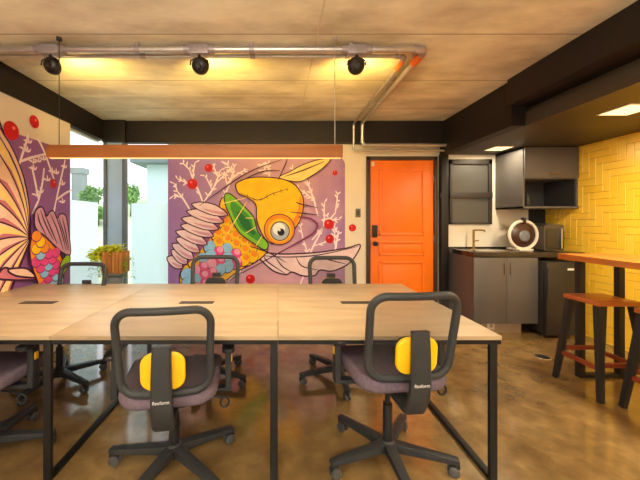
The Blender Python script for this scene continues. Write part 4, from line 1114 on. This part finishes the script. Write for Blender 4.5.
# ------------------------------------------------------------------ light
wd = bpy.data.worlds.new('overcast_sky'); scene.world = wd; wd.use_nodes = True
nt = wd.node_tree; bg = nt.nodes['Background']
tc = nt.nodes.new('ShaderNodeTexCoord'); nz = nt.nodes.new('ShaderNodeTexNoise'); nz.inputs['Scale'].default_value = 2.5; nz.inputs['Detail'].default_value = 6
cr = nt.nodes.new('ShaderNodeValToRGB'); cr.color_ramp.elements[0].position = .4; cr.color_ramp.elements[1].position = .65
cr.color_ramp.elements[0].color = (0.82, 0.91, 1.0, 1); cr.color_ramp.elements[1].color = (1, 1, 1, 1)
nt.links.new(tc.outputs['Generated'], nz.inputs['Vector']); nt.links.new(nz.outputs['Fac'], cr.inputs['Fac']); nt.links.new(cr.outputs['Color'], bg.inputs['Color'])
bg.inputs['Strength'].default_value = 2.5

def lamp(kind, name, loc, energy, col, **kw):
    l = bpy.data.lights.new(name, kind); l.energy = energy; l.color = col
    for k, v in kw.items():
        if k != 'aim': setattr(l, k, v)
    o = bpy.data.objects.new(name, l); COL.objects.link(o); o.location = loc
    if 'aim' in kw: o.rotation_euler = Vector(kw['aim']).to_track_quat('-Z', 'Y').to_euler()
    return o
WARM = (1.0, 0.74, 0.42)
for x, y in ((2.87, 2.62), (2.79, 4.06), (2.87, 1.2), (2.87, -0.3), (2.87, -1.8)):  # first two light the visible panels, the rest the added fill panels
    lamp('AREA', 'panel_glow', (x, y, ZS - 0.012), 11 if y > 4 else 42, (1.0, 0.85, 0.58), shape='SQUARE', size=0.24, aim=(0, 0, -1))
for x in (-0.60, 0.60, -1.735):
    p = Vector((x, YC, ZP - 0.125)) + Vector((0.05, 0.16, -0.05))
    lamp('SPOT', 'spot_beam', p, 36, (1.0, 0.66, 0.16), spot_size=R(150), spot_blend=0.7, shadow_soft_size=0.05, aim=(0.2, 0.93, 0.30))
lamp('AREA', 'pendant_glow', (-0.614, 2.36, 1.858 - 0.055), 30, (1.0, 0.85, 0.62), shape='RECTANGLE', size=2.16, size_y=0.045, aim=(0, 0, -1))

# unseen bar pendant added behind the viewer to brighten ceiling and room
p2 = copy_tree(pn); p2.location = (-0.4, -0.9, 1.858); p2['label'] = 'unseen wooden bar pendant lamp added behind the view as fill light'; pn['group'] = p2['group'] = 'wooden bar pendant lamps'
lamp('AREA', 'pendant_glow', (-0.4, -0.9, 1.87 + 0.06), 270, (1.0, 0.95, 0.82), shape='RECTANGLE', size=2.1, size_y=0.06, aim=(0, 0, 1))
lamp('AREA', 'pendant_glow', (-0.4, -0.9, 1.858 - 0.06), 78, (1.0, 0.93, 0.82), shape='RECTANGLE', size=2.1, size_y=0.06, aim=(0, 0, -1))

# ------------------------------------------------------------------ camera and view
cam = bpy.data.cameras.new('camera'); co = bpy.data.objects.new('camera', cam); COL.objects.link(co)
co.location = (0, 0, H); co.rotation_euler = (R(90), 0, 0)
cam.sensor_width = 36; cam.lens = 18.0; cam.shift_x = 42 / 640; cam.shift_y = -20 / 640; cam.clip_start = 0.02
scene.camera = co
vs = scene.view_settings
vs.view_transform = 'Standard'; vs.look = 'None'; vs.exposure = 0.0; vs.gamma = 1.0; vs.use_curve_mapping = False
scene.cycles.use_denoising = True
scene.cycles.max_bounces = 10; scene.cycles.diffuse_bounces = 6; scene.cycles.transparent_max_bounces = 16
scene.cycles.sample_clamp_indirect = 6.0
